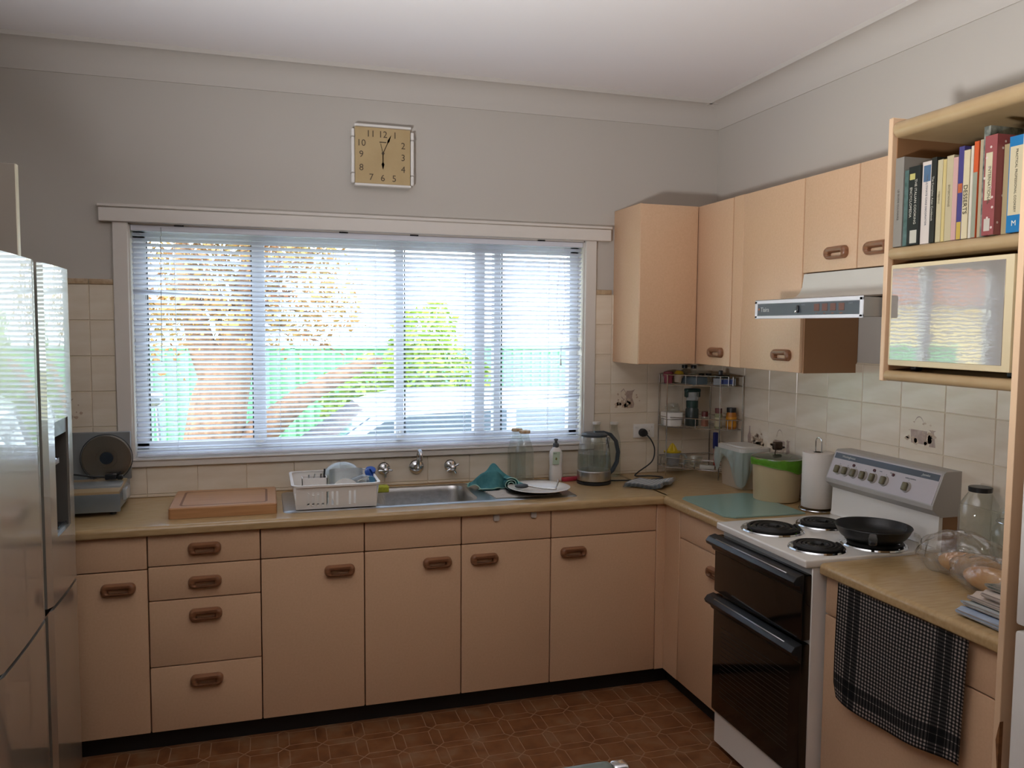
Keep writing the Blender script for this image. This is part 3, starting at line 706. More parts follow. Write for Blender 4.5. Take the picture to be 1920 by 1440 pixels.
# range hood
hood = thing('range_hood', 'white range hood with a dark control strip and curved top, over the cooker', 'range hood', (-.25, -1.4, 1.7))
HY0, HY1, HX = -1.712, -1.118, -.485
hm = mat('hood_enamel', '#cfcdc4', .3, coat=.2)
pr = [(-.003, 1.88), (-.27, 1.88), (-.275, 1.845)]
for k in range(7):
    a = PI/2*k/6; pr.append((-.275-.055*(1-math.cos(a)), 1.845-.06*math.sin(a)))
pr += [(-.40, 1.777), (-.40, 1.715), (-.003, 1.715)]
B().prism(pr, 'y', HY0, HY1).obj('canopy', hm, hood, smooth=30)
vis = mat('smoked_visor', '#6f6860', .25)
B().prism([(-.335, 1.783), (HX, 1.774), (HX, 1.769), (-.335, 1.777)], 'y', HY0, HY1).obj('visor', vis, hood, smooth=0)
B().box(HX, -.40, HY0, HY1, 1.706, 1.769, .002).obj('front_box', mat('hood_grey', '#8d8a83', .4), hood)
B().box(HX-.004, HX+.002, HY0, HY1, 1.758, 1.772, .002).obj('trim_strip', M['alu'], hood); B().box(HX-.004, HX+.002, HY0, HY1, 1.702, 1.714, .002).obj('trim_strip', M['alu'], hood)
B().box(HX-.004, HX+.002, HY1-.016, HY1, 1.704, 1.77, .002).obj('trim_strip', M['alu'], hood); B().box(HX-.004, HX+.002, HY0, HY0+.016, 1.704, 1.77, .002).obj('trim_strip', M['alu'], hood)
sl_ = mat('slate_strip', '#454b52', .3)
B().box(HX-.002, HX+.001, HY0+.014, HY1-.014, 1.713, 1.759).obj('control_strip', sl_, hood, smooth=0)
wtx = mat('print_white', '#c9cbc8', .5); otx = mat('print_orange', '#a8603c', .5); gtx = mat('print_grey', '#8e949b', .5)
LX, UZ = (0, -1, 0), (0, 0, 1)
text('Tisira', .024, (HX-.003, HY1-.038, 1.736), LX, UZ, wtx, hood)
B().ico((HX-.003, HY1-.027, 1.738), .0055, 1, .2, 1, 1).obj('emblem', otx, hood)
B().box(HX-.010, HX-.002, -1.39, -1.378, 1.722, 1.748, .003).obj('slider', M['dark'], hood)
B().box(HX-.016, HX-.004, -1.388, -1.380, 1.722, 1.731, .002).obj('slider_tip', M['chrome'], hood)
for k in range(4):
    y = -1.485-k*.042; b = B(); b.box(HX-.0035, HX-.002, y-.014, y+.014, 1.727, 1.752, .0006); b.obj('push_button', mat('button_rust', '#6e4a3e', .5), hood)
    text(['o', 'oo', 'ooo', 'oooo'][k], .007, (HX-.004, y, 1.7195), LX, UZ, otx, hood, align='CENTER')
text('POWER', .007, (HX-.003, -1.40, 1.75), LX, UZ, gtx, hood); text('LIGHT', .007, (HX-.003, -1.645, 1.75), LX, UZ, gtx, hood)
# ------------------------------------------------------------------ shelf unit, right-hand tall panel, appliances at the edges
su = thing('shelf_unit', 'open shelf unit of olive boards holding cookbooks and the microwave', 'shelf', (-.2, -2.0, 1.5))
SXF = -.405
B().box(SXF-.018, -.001, -1.738, -1.72, 1.502, 2.325, .002).obj('side_panel', M['lamedge'], su)
B().box(SXF, -.001, -1.742, -1.7385, 1.502, 2.31).obj('side_lining', M['carc'], su, smooth=0)
def bull(z0, z1, x0=SXF-.02): 
    r = (z1-z0)/2; pts = [(-.001, z1), (-.001, z0)]
    for k in range(9):
        a = -PI/2-PI*k/8; pts.append((x0+r+r*math.cos(a), (z0+z1)/2+r*math.sin(a)))
    return pts
for z0, z1 in ((1.503, 1.536), (1.885, 1.922), (2.262, 2.312)):
    B().prism(bull(z0, z1), 'y', -2.355, -1.742).obj('shelf_board', M['shelf'], su, smooth=35)
B().box(-.02, -.012, -2.355, -1.742, 1.5, 2.3).obj('back_panel', mat('unit_back', '#4b4535', .7), su, smooth=0)
rp = thing('tall_side_panel', 'tall cream end panel closing the shelf unit and worktop on the right', 'panel', (-.3, -2.365, 0))
B().box(-.60, -.001, -2.375, -2.357, 0, 2.325, .0015).obj('board', M['lamedge'], rp)
chip = mat('bare_chipboard', '#8a5a30', .9, c2='#6d4424', sc_=60)
B().prism([(-2.3755, .71), (-2.3755, .56), (-2.372, .6), (-2.366, .66), (-2.371, .69)], 'x', -.6012, -.59).obj('chipped_edge', chip, rp, smooth=0)
ff = thing('upright_freezer', 'white upright appliance just visible at the right edge of the picture', 'freezer', (-.3, -2.75, 0))
B().box(-.56, -.03, -3.08, -2.405, .03, 2.0, .004).obj('cabinet', M['white'], ff)
B().box(-.60, -.562, -3.08, -2.402, .965, 2.0, .008, 2).obj('upper_door', M['white'], ff); B().box(-.60, -.562, -3.08, -2.402, .05, .95, .008, 2).obj('lower_door', M['white'], ff)
B().box(-.575, -.562, -3.07, -2.41, .95, .966).obj('door_gap', M['rubber'], ff, smooth=0)
# fridge: doors gently bowed
fr = thing('fridge', 'tall glossy stainless four-door fridge at the left edge with a water dispenser', 'fridge', (-3.3, -1.14, 0))
FX, FY0, FY1, FYM, FZS, FZT = -2.95, -1.60, -.70, -1.125, .77, 1.85
B().box(-3.62, FX-.065, FY0+.005, FY1-.005, .02, FZT-.01, .005).obj('cabinet', mat('fridge_side', '#6f6f6d', .4, .5), fr)
def bowdoor(y0, y1, z0, z1, bow=.005, hole=None):
    b = bmesh.new(); n = 14; pts = []
    for k in range(n+1):
        t = k/n; e = 1-min(1, min(t, 1-t)/.03)
        pts.append((FX+.0+bow*(4*t*(1-t))-bow-.010*e**2, y0+(y1-y0)*t))
    pts = pts+[(FX-.06, y1), (FX-.06, y0)]
    o = B()
    if not hole: o.prism(pts, 'z', z0, z1)
    else:
        hy0, hy1, hz0, hz1 = hole
        o.prism(pts, 'z', z0, hz0); o.prism(pts, 'z', hz1, z1)
        def clip(a, c): 
            q = [p for p in pts[:-2] if a <= p[1] <= c]
            f = lambda y: FX+bow*(4*((y-y0)/(y1-y0))*(1-(y-y0)/(y1-y0)))-bow
            q = ([(f(a), a)] if q[0][1] > a+1e-6 else [])+q+([(f(c), c)] if q[-1][1] < c-1e-6 else [])
            return q+[(FX-.06, c), (FX-.06, a)]
        o.prism(clip(y0, hy0), 'z', hz0, hz1); o.prism(clip(hy1, y1), 'z', hz0, hz1)
    return o
gp = .0
hole = (-.985, -.80, .98, 1.35)
bowdoor(FYM+.047, FY1, FZS+.006, FZT, hole=hole).obj('upper_door', M['fridge'], fr, smooth=20)
bowdoor(FY0, FYM, FZS+.006, FZT).obj('upper_door', M['fridge'], fr, smooth=20)
bowdoor(FYM+.047, FY1, .10, FZS-.006).obj('lower_door', M['fridge'], fr, smooth=20); bowdoor(FY0, FYM, .10, FZS-.006).obj('lower_door', M['fridge'], fr, smooth=20)
B().box(FX-.075, FX-.03, FY0, FY1, .02, .10).obj('plinth', mat('fridge_plinth', '#4a4a48', .5), fr, smooth=0)
ds = B(); y0, y1, z0, z1 = hole
ds.box(FX-.058, FX-.05, y0, y1, z0, z1).box(FX-.055, FX-.008, y0, y0+.004, z0, z1).box(FX-.055, FX-.008, y1-.004, y1, z0, z1).box(FX-.055, FX-.006, y0, y1, z1-.05, z1-.002)
dsp = ds.obj('dispenser', mat('dispenser_recess', '#55534e', .3), fr, smooth=0)
B().box(FX-.055, FX-.012, y0, y1, z0, z0+.012).obj('drip_tray', M['dark'], dsp, smooth=0)
b = B()
for k in range(5): b.box(FX-.05, FX-.016, y0+.02+.032*k, y0+.032+.032*k, z0+.012, z0+.016)
b.obj('grille', M['chrome'], dsp, smooth=0); B().box(FX-.05, FX-.015, -.93, -.87, 1.20, 1.225, .004).obj('lever', M['chrome'], dsp)
B().box(FX-.06, FX-.035, FYM, FYM+.047, .1, FZT-.01).obj('door_gap', M['rubber'], fr, smooth=0)
b = B().box(FX-.03, FX-.012, FY0, FYM-gp, FZS-.008, FZS-.0045).box(FX-.03, FX-.012, FYM+gp, FY1, FZS-.008, FZS-.0045); b.obj('trim_strip', M['chrome'], fr, smooth=0)
fp = thing('fridge_side_panel', 'tall shaded end panel behind the fridge with a cream front edge', 'panel', (-3.3, -.66, 0))
B().box(-3.66, -3.112, -.690, -.66, 0, 2.205, .001).obj('board', mat('panel_shade_grey', '#9a9084', .5), fp); B().box(-3.112, -3.109, -.690, -.66, 0, 2.205).obj('edging', mat('cream_edge', '#efe6cf', .4), fp, smooth=0)  # cream panel; the shade on its face is put into the grey
# ------------------------------------------------------------------ cooker
ck = thing('cooker', 'white freestanding electric cooker with black double oven doors and a raised control panel', 'cooker', (-.32, -1.385, 0))
CY0, CY1, CF = -1.66, -1.112, -.60
B().box(CF, -.08, CY0+.004, CY1-.004, .02, .884, .003).obj('body', M['white'], ck)
B().box(CF-.03, -.062, CY0, CY1, .884, .911, .006, 3).obj('hob_top', M['white'], ck)
B().box(CF-.022, CF, CY0+.006, CY1-.006, .03, .155, .004).obj('storage_drawer', M['white'], ck)
def oven_door(z0, z1, y0=CY0+.004, y1=CY1-.002):
    o = B().box(CF-.035, CF, y0, y1, z0, z1, .006, 2).obj('oven_door', M['dglass'], ck)
    hp = []
    pr_ = [(CF-.033, z1+.004), (CF-.062, z1-.004), (CF-.075, z1-.02), (CF-.07, z1-.032), (CF-.05, z1-.036), (CF-.044, z1-.055), (CF-.034, z1-.064)]
    B().prism(pr_, 'y', y0-.004, y1+.006, .003).obj('handle', M['dark'], o)
    B().box(CF-.066, CF-.06, y0+.05, y1-.05, z1-.006, z1-.002, .0015).obj('handle_trim', M['steel'], o)
    return o
oven_door(.640, .862); o = oven_door(.165, .628)
b = B()
for k in range(16): b.tube([(CF-.0355, CY0+.06, .24+k*.018), (CF-.0355, CY1-.06, .24+k*.018)], .0008, 4)
b.obj('vent_lines', mat('oven_lines', '#2a231c', .4), o, smooth=0)
for (x, y, r) in ((-.49, -1.275, .112), (-.262, -1.262, .092), (-.495, -1.538, .094), (-.27, -1.552, .108)):
    t = B().lathe((x, y, .911), [(r*.55, .001), (r*.93, .001), (r*.97, .006), (r, .006), (r*1.03, .001)], 40).obj('hotplate', M['chrome'], ck)
    pts = []; n = 150
    for k in range(n):
        f = k/(n-1); a = 2*PI*4.0*f; rr = .022+(r*.87-.022)*f; pts.append((x+rr*math.cos(a), y+rr*math.sin(a), .921))
    B().tube(pts, .0068, 6).obj('coil', M['cast'], t)
# riser and slanted control box
B().prism([(-.062, .905), (-.10, .911), (-.103, .915), (-.098, .93), (-.095, 1.03), (-.062, 1.03)], 'y', CY0, CY1).obj('splash_riser', M['white'], ck, smooth=30)
box = [(-.005, 1.02), (-.092, 1.02), (-.128, 1.048), (-.128, 1.062), (-.084, 1.172), (-.075, 1.178), (-.005, 1.178)]
B().prism(box, 'y', CY0-.003, CY1+.003).obj('control_box', mat('control_box', '#aaa6a0', .4), ck, smooth=20)
B().box(-.08, -.004, CY0-.001, CY0+.01, .8, 1.17).obj('rear_side_shade', M['carc'], ck, smooth=0)  # brown stands in for the shadow on the cooker's rear side
sx_, sz_ = (-.084+.128), (1.172-1.062); Ls = math.hypot(sx_, sz_); tu = Vector((sx_/Ls, 0, sz_/Ls)); tn = Vector((-sz_/Ls, 0, sx_/Ls))
def CP(y, v, o=0): return Vector((-.128, y, 1.062))+tu*v+tn*o
def plate(name, y0, y1, v0, v1, o0, o1, m, parent=ck):
    b = bmesh.new(); vs = [b.verts.new(CP(y, v, o)) for o in (o0, o1) for y, v in ((y0, v0), (y1, v0), (y1, v1), (y0, v1))]
    for f in ((0, 1, 2, 3), (4, 5, 6, 7), (0, 1, 5, 4), (1, 2, 6, 5), (2, 3, 7, 6), (3, 0, 4, 7)): b.faces.new([vs[i] for i in f])
    bmesh.ops.recalc_face_normals(b, faces=b.faces[:]); o = B(); o._merge(b); return o.obj(name, m, parent, smooth=0)
plate('control_panel', CY0+.004, CY1-.004, .004, Ls-.003, 0, .0015, mat('panel_lilac_grey', '#bdb6b8', .35))
plate('brand_strip', CY0+.008, CY1-.008, Ls-.03, Ls-.007, .0015, .0025, sl_)
text('Westinghouse', .013, CP(CY1-.05, Ls-.018, .003), LX, tu, wtx, ck); text('Jasmine', .012, CP(CY0+.085, Ls-.018, .003), LX, tu, wtx, ck, shear=.4)
rot = Matrix(((LX[0], tu.x, tn.x, 0), (LX[1], tu.y, tn.y, 0), (LX[2], tu.z, tn.z, 0), (0, 0, 0, 1)))
km = mat('knob_olive', '#6c654a', .35); ks = mat('knob_skirt', '#a9a39c', .3)
W_ = CY1-CY0
kf = (.075, .155, .24, .335, .43, .535, .735)
for i, f in enumerate(kf):
    y = CY1-f*W_-.012; p = CP(y, .044 if i < 6 else .042, .0015)
    kb = B().lathe(p, [(.0205, 0), (.019, .004), (0, .004)], 24, rot).obj('control_knob', ks, ck)
    b = B().box(-.0105, .0105, -.0155, .0155, .004, .018, .006, 3); b.xf(Matrix.Translation(p) @ rot); b.obj('grip', km, kb)
    text('0', .005, CP(y, .069, .002), LX, tu, sl_, ck, align='CENTER')
for f in (.235, .44, .615):
    B().lathe(CP(CY1-f*W_, .074, .001), [(.0065, 0), (.006, .004), (0, .005)], 14, rot).obj('indicator_lamp', mat('lamp_red', '#4c1f22', .2), ck)
text('OVEN', .005, CP(CY1-.485*W_, .076, .002), LX, tu, sl_, ck); text('GRILL', .005, CP(CY1-.58*W_, .079, .002), LX, tu, sl_, ck); text('OVEN CONTROL', .0065, CP(CY1-.72*W_, .075, .002), LX, tu, sl_, ck)
# microwave
mw = thing('microwave', 'cream microwave with a pale mirror-like door inside the shelf unit', 'microwave', (-.2, -2.0, 1.545))
MXF = -.418
B().box(MXF+.03, -.04, -2.33, -1.748, 1.56, 1.862, .006).obj('cabinet', M['cream'], mw)
dr = B().box(MXF, MXF+.03, -2.19, -1.748, 1.552, 1.868, .006, 2).obj('door', M['cream'], mw)
mg = mat('mirror_glass', '#b5aea4', .03, coat=1.0, spec=1.0, bump=.02, bs=14, bd=.01); mg.node_tree.nodes['Principled BSDF'].inputs['Metallic'].default_value = .45
B().box(MXF-.0015, MXF+.004, -2.165, -1.757, 1.570, 1.855, .001).obj('window', mg, dr)
cp_ = B().box(MXF+.004, MXF+.03, -2.33, -2.194, 1.552, 1.868, .005, 2).obj('control_panel', M['cream'], mw)
B().box(MXF-.004, MXF+.006, -2.212, -2.202, 1.60, 1.80, .003).obj('handle', M['carc'], cp_)
for z in (1.572, 1.6): B().box(MXF-.001, MXF+.006, -2.215, -2.2, z, z+.012, .002).obj('button', M['wplast'], cp_)
for y in (-1.79, -2.14, -2.28): B().box(MXF+.06, MXF+.09, y-.012, y+.012, 1.5365, 1.562, .003).obj('foot', M['dark'], mw)
# ------------------------------------------------------------------ made-up lamp body around the added fill light (its light is set at the top)
fl = thing('fill_lamp_body', 'black uplighter body added out of frame to hold the fill light', 'lamp', (-2.87, -2.74, 0))
B().lathe((-2.87, -2.74, 0), [(0, .001), (.14, .001), (.14, .02), (.02, .03), (.012, .04), (.012, 1.14), (0, 1.14)], 24).obj('stand', M['dark'], fl)
dl = (Vector((-1.98, -2.5, 2.82))-Vector((-2.85, -2.72, 1.30))).normalized()
B().lathe(Vector((-2.85, -2.72, 1.30))-dl*.06, [(0, -.08), (.05, -.07), (.155, .03), (.158, .055), (.153, .055), (.148, .035), (0, .03)], 32, dl.to_track_quat('Z', 'Y').to_matrix().to_4x4()).obj('shade', M['dark'], fl)
# ------------------------------------------------------------------ wall clock
cl = thing('wall_clock', 'square cream wall clock with white side bars above the window', 'clock', (-1.772, -.001, 2.447))
cx, cz = -1.772, 2.447
B().box(cx-.128, cx+.128, -.034, -.001, cz-.129, cz+.129, .004).obj('case', M['cream'], cl)
fc = mat('clock_face', '#bda67a', .45, c2='#b29a6e', sc_=8)
B().box(cx-.126, cx+.126, -.036, -.033, cz-.127, cz+.127).obj('face', fc, cl, smooth=0)
for z in (-.134, .134): B().box(cx-.131, cx+.131, -.046, -.005, cz+z-.006, cz+z+.006, .005, 3).obj('frame_bar', M['wplast'], cl)
for s_ in (-1, 1):
    x = cx+s_*.137
    B().box(x-.0075, x+.0075, -.040, -.003, cz-.128, cz+.118, .006, 3).obj('frame_bar', M['wplast'], cl)
    for z in (-.083, .08): B().box(x-.0085, x+.0085, -.042, -.004, cz+z-.002, cz+z+.002).obj('band', mat('bar_band', '#9b9890', .4), cl, smooth=0)
nm = mat('numeral_brown', '#4a3c28', .5); X_, Z_ = (1, 0, 0), (0, 0, 1)
for s_, dx, dz in (('12', 0, .098), ('1', .056, .097), ('2', .094, .052), ('3', .094, -.002), ('4', .094, -.056), ('5', .052, -.1), ('6', -.001, -.1), ('7', -.054, -.098), ('8', -.099, -.056), ('9', -.099, .004), ('10', -.099, .055), ('11', -.056, .098)):
    text(s_, .042, (cx+dx, -.0365, cz+dz-.001), X_, Z_, nm, cl, 'numeral', 'CENTER', .0002)
B().box(cx-.016, cx+.016, -.0368, -.036, cz+.061, cz+.065).obj('maker_mark', nm, cl, smooth=0)
def hand(name, ang, l, w, y, spade=0, tail=0):
    b = B(); c_, s2 = math.sin(ang), math.cos(ang)
    def P(a, t): return (cx+a*s2+t*c_, y, cz+.012-a*c_+t*s2)
    pts = [(-w, -tail), (w, -tail), (w*.7, l), (-w*.7, l)]
    b.poly([P(a, t) for a, t in pts])
    if spade: b.poly([P(a, t) for a, t in ((0, l*.55), (spade, l*.75), (spade*.6, l*.88), (0, l*1.12), (-spade*.6, l*.88), (-spade, l*.75))])
    bmesh.ops.solidify(b.bm, geom=b.bm.faces[:], thickness=.0006); b.obj(name, nm, cl, smooth=0)
hand('minute_hand', .42, .085, .0016, -.0375, .005); hand('hour_hand', PI, .066, .0022, -.038, .007); hand('second_hand', -.24, .045, .001, -.039)
B().lathe((cx, -.037, cz+.012), [(.006, 0), (.006, .004), (0, .005)], 12, RX).obj('hub', nm, cl)
# ------------------------------------------------------------------ power point, plug, kettle and its cord
sk = thing('power_point', 'white double power point on the tiles with a black plug in it', 'socket', (-.405, -.008, 1.125))
B().box(-.466, -.347, -.017, -.008, 1.088, 1.161, .003, 2).obj('plate', M['wplast'], sk)
for x in (-.452, -.361): B().box(x-.006, x+.006, -.0205, -.017, 1.141, 1.152, .002).obj('switch', M['wplast'], sk)
b = B()
for dx, dz, a in ((-.008, .006, .5), (.008, .006, -.5), (0, -.01, 0)): b.box(-.385+dx-.0012, -.385+dx+.0012, -.0178, -.0168, 1.118+dz-.004, 1.118+dz+.004)
b.obj('slots', M['dark'], sk, smooth=0)
kt = thing('kettle', 'glass electric kettle half full of water with a dark handle and lid', 'kettle', (-.765, -.20, ZB))
kx, ky = -.765, -.20
B().lathe((kx, ky, ZB), [(0, .001), (.083, .001), (.085, .006), (.083, .016), (0, .016)], 40).obj('power_base', M['dark'], kt)
B().lathe((kx, ky, ZB), [(.0, .019), (.081, .019), (.083, .024), (.0825, .064), (.079, .068), (0, .068)], 40).obj('metal_band', M['steel'], kt)
B().lathe((kx, ky, ZB), [(.079, .068), (.0825, .075), (.083, .12), (.078, .17), (.068, .215), (.062, .232)], 40).obj('glass_body', M['jar'], kt)
B().lathe((kx, ky, ZB), [(0, .07), (.079, .07), (.0815, .08), (.081, .12), (.0775, .15), (0, .15)], 40).obj('water', M['water'], kt)
B().lathe((kx, ky, ZB), [(.063, .232), (.065, .236), (.064, .243), (.05, .25), (.0, .252)], 40).obj('lid', mat('kettle_lid', '#394249', .35), kt)
B().prism([(kx-.06, ZB+.225), (kx-.092, ZB+.243), (kx-.06, ZB+.243)], 'y', ky-.018, ky+.018, .002).obj('spout', M['jar'], kt)
hnd = mat('kettle_handle', '#343f47', .4)
hp = [(kx+.0, ZB+.250), (kx+.05, ZB+.249), (kx+.085, ZB+.238), (kx+.115, ZB+.205), (kx+.128, ZB+.15), (kx+.122, ZB+.10), (kx+.1, ZB+.06), (kx+.076, ZB+.04)]
b = bmesh.new(); rings = []
for i, (x, z) in enumerate(hp):
    a = Vector((hp[min(i+1, 7)][0]-hp[max(i-1, 0)][0], 0, hp[min(i+1, 7)][1]-hp[max(i-1, 0)][1])).normalized(); nrm = Vector((-a.z, 0, a.x))
    rings.append([b.verts.new(Vector((x, ky, z))+nrm*u+Vector((0, v, 0))) for u, v in rrect(0, 0, .0085, .012, .006, 3)])
for r0, r1_ in zip(rings, rings[1:]):
    for i in range(len(r0)): b.faces.new((r0[i], r0[(i+1) % len(r0)], r1_[(i+1) % len(r0)], r1_[i]))
b.faces.new(rings[0]); b.faces.new(rings[-1][::-1]); bmesh.ops.recalc_face_normals(b, faces=b.faces[:]); o = B(); o._merge(b); o.obj('handle', hnd, kt)
b = B(); b.box(kx+.064, kx+.078, ky-.008, ky+.008, ZB+.07, ZB+.225, .003); b.obj('handle_spine', M['chrome'], kt)
cd = kt
B().lathe((-.418, -.017, 1.117), [(0, 0), (.021, 0), (.022, .012), (.018, .03), (0, .032)], 20, RX).obj('plug', M['rubber'], cd)
def smooth(pts, n=8):
    out = []; P = [Vector(p) for p in pts]; P = [P[0]]+P+[P[-1]]
    for i in range(1, len(P)-2):
        for k in range(n):
            t = k/n; out.append(.5*((2*P[i])+(P[i+1]-P[i-1])*t+(2*P[i-1]-5*P[i]+4*P[i+1]-P[i+2])*t*t+(3*P[i]-P[i-1]-3*P[i+1]+P[i+2])*t**3))
    return out+[P[-1]]
B().tube(smooth([(-.41, -.045, 1.112), (-.385, -.06, 1.08), (-.365, -.06, 1.03), (-.385, -.07, .97), (-.47, -.085, .92), (-.49, -.10, .905), (-.42, -.12, .905), (-.375, -.16, .905), (-.40, -.2, .905), (-.5, -.22, .905), (-.6, -.2, .905), (-.69, -.2, .908)]), .0036, 8).obj('cord', M['rubber'], cd)
# two bottles behind the kettle, two milk bottles on the drainer
def bottle(name, label, x, y, z, hgt, r, lidm, group=None, neck=.26, cat='bottle'):
    t = thing(name, label, cat, (x, y, z), group); nr = r*.5
    B().lathe((x, y, z), [(0, .002), (r*.93, .002), (r, .01), (r, hgt*.55), (r*.96, hgt*.64), (r*.72, hgt*.78), (nr, hgt*.88), (nr*.92, hgt*.95), (nr*1.05, hgt*.965), (nr*1.05, hgt*.99)], 28).obj('glass', M['jar'], t)
    B().lathe((x, y, z+hgt*.965), [(nr*1.12, 0), (nr*1.18, .004), (nr*1.16, .012), (0, .014)], 24).obj('cap', lidm, t); return t
wl_ = mat('white_cap', '#d9d6cf', .4); ck_ = mat('cork_cap', '#b98d55', .7, c2='#d0c3ae', sc_=80)
bottle('glass_bottle', 'empty glass bottle behind the kettle, the one nearer the window', -.690, -.05, ZB, .282, .036, wl_)
bottle('glass_bottle', 'empty glass bottle behind the kettle, by its handle', -.592, -.05, ZB, .278, .036, wl_)
bottle('glass_bottle', 'tall clear bottle with a tan cap at the front on the sink drainer', -1.108, -.15, ZB+.006, .255, .046, ck_)
bottle('glass_bottle', 'clear bottle with a tan cap half hidden behind its twin on the drainer', -1.118, -.055, ZB+.001, .258, .046, ck_)
# dish soap and red scraper
sp_ = thing('soap_bottle', 'white dishwashing liquid bottle with a grey push cap', 'bottle', (-.930, -.105, ZB))
def oval_loft(b, c, secs, n=24):
    bm = bmesh.new(); rings = []
    for z, rx, ry in secs: rings.append([bm.verts.new((c[0]+rx*math.copysign(abs(math.cos(2*PI*i/n))**.7, math.cos(2*PI*i/n)), c[1]+ry*math.copysign(abs(math.sin(2*PI*i/n))**.7, math.sin(2*PI*i/n)), c[2]+z)) for i in range(n)])
    for a, d in zip(rings, rings[1:]):
        for i in range(n): bm.faces.new((a[i], a[(i+1) % n], d[(i+1) % n], d[i]))
    bm.faces.new(rings[0][::-1]); bm.faces.new(rings[-1]); b._merge(bm); return b
oval_loft(B(), (-.930, -.105, ZB), [(.001, .031, .02), (.006, .034, .023), (.05, .033, .022), (.075, .030, .02), (.10, .032, .022), (.13, .034, .023), (.15, .03, .02), (.165, .018, .015), (.172, .013, .013)]).obj('body', mat('soap_white', '#e8e6e2', .35), sp_)
B().lathe((-.930, -.105, ZB+.17), [(.0145, 0), (.015, .018), (.008, .021), (.006, .032), (.011, .035), (.009, .042), (0, .045)], 20).obj('cap', mat('grey_cap', '#4e5054', .4), sp_)
lb = B(); 
def SL(u, v): return (-.930+u, -.1295-.0003, ZB+.12+v)
lb.poly([SL(a, c) for a, c in ((-.026, -.032), (.008, -.034), (.014, .03), (-.024, .03))]); lo_ = lb.obj('paper_label', mat('label_green', '#b9cdb8', .5), sp_, smooth=0)
lb = B(); lb.poly([(x, -.1302, z) for x, z in ((-.942, ZB+.112), (-.934, ZB+.108), (-.931, ZB+.118), (-.939, ZB+.124))]); lb.obj('leaf_mark', mat('label_leaf', '#7d7a3c', .5), sp_, smooth=0)
text('eco', .011, (-.951, -.1305, ZB+.143), X_, Z_, sl_, sp_)
B().box(-.905, -.800, -.135, -.112, ZB+.001, ZB+.022, .006, 2, Matrix.Translation((-.85, -.12, 0)) @ Matrix.Rotation(.15, 4, 'Z') @ Matrix.Translation((.85, .12, 0))).obj('scraper', mat('red_plastic', '#b23a48', .4), loc=(-.85, -.12, ZB), label='red plastic scraper lying beside the kettle', cat='scraper')
# blue microfibre cloth slumped on the drainer
tc = mat('teal_microfibre', '#5aa0a8', .95, c2='#6cb2b6', sc_=60, bump=.4, bs=300); te = mat('cloth_edge', '#9cc4b6', .9)
def cloth(u, v):
    a = (u-.5); b_ = (v-.5)
    x = -1.275+a*.215-b_*.03; y = -.20+b_*.15+.02*math.sin(a*7)
    hgt = .078*math.exp(-(((a+.02-b_*.25)/.27)**2+((b_+.02)/.42)**2)**1.7)+.045*math.exp(-((a-.3)/.2)**2-(b_/.45)**2)+.03*math.exp(-((a+.33)/.13)**2-(b_/.5)**2)+.010*math.sin(a*17+b_*6)*(1-abs(2*a))+.008*math.sin(b_*15+a*4)
    return (x+.018*math.sin(v*9), y, ZB+.012+max(0, hgt)*(1 if b_ > -.47 else .5))
bc = thing('dish_cloth', 'crumpled teal microfibre cloth heaped at the left of the right drainer', 'cloth', (-1.275, -.2, ZB))
B().sheet(cloth, 40, 34, .003).obj('fabric', tc, bc, smooth=180)
for edge in ('v0', 'v1', 'u0', 'u1'):
    pts = [cloth(k/34, 0) if edge == 'v0' else cloth(k/34, 1) if edge == 'v1' else cloth(0, k/34) if edge == 'u0' else cloth(1, k/34) for k in range(35)]
    B().tube(pts, .0026, 6).obj('hem', te, bc)
def roll(k0):
    pts = []
    for k in range(60):
        a = k*.25; r = .008+.0016*a; pts.append((-1.215+r*math.cos(a)*1.25, -.285, ZB+.032+r*math.sin(a)))
    return pts
pr_ = roll(0); b = bmesh.new()
g0 = [b.verts.new(p) for p in pr_]; g1 = [b.verts.new((p[0]-.01, p[1]+.09, p[2])) for p in pr_]
for i in range(59): b.faces.new((g0[i], g0[i+1], g1[i+1], g1[i]))
bmesh.ops.solidify(b, geom=b.faces[:], thickness=.0025); o = B(); o._merge(b); o.obj('rolled_fold', tc, bc); B().tube(pr_, .0022, 5).obj('hem', te, bc)
# plate and spatula on the drainer
pl = B().lathe((-1.105, -.36, ZB+.010), [(0, 0), (.07, 0), (.078, .002), (.095, .009), (.142, .018), (.145, .021), (.142, .022), (.095, .013), (.08, .006), (.0, .005)], 48)
pl.obj('plate', M['white'], loc=(-1.105, -.36, ZB+.01), label='white dinner plate on the right drainer with a spatula across it', cat='plate')
st_ = thing('spatula', 'slotted kitchen tool with a dark head and steel handle on the plate', 'utensil', (-1.15, -.38, ZB+.03))
b = B(); b.ico((-1.192, -.375, ZB+.040), .034, 3, 1.0, .72, .3); b.obj('head', mat('silicone_dark', '#3c4246', .6), st_)
b = B(); b.tube(smooth([(-1.165, -.385, ZB+.042), (-1.12, -.42, ZB+.037), (-1.07, -.455, ZB+.036), (-1.055, -.455, ZB+.037)]), .0055, 8); b.obj('handle', M['steel'], st_)
b = B(); b.tube(smooth([(-1.06, -.455, ZB+.037), (-1.045, -.44, ZB+.048), (-1.032, -.42, ZB+.068), (-1.036, -.415, ZB+.07)]), .0035, 8); b.obj('hook', M['chrome'], st_)
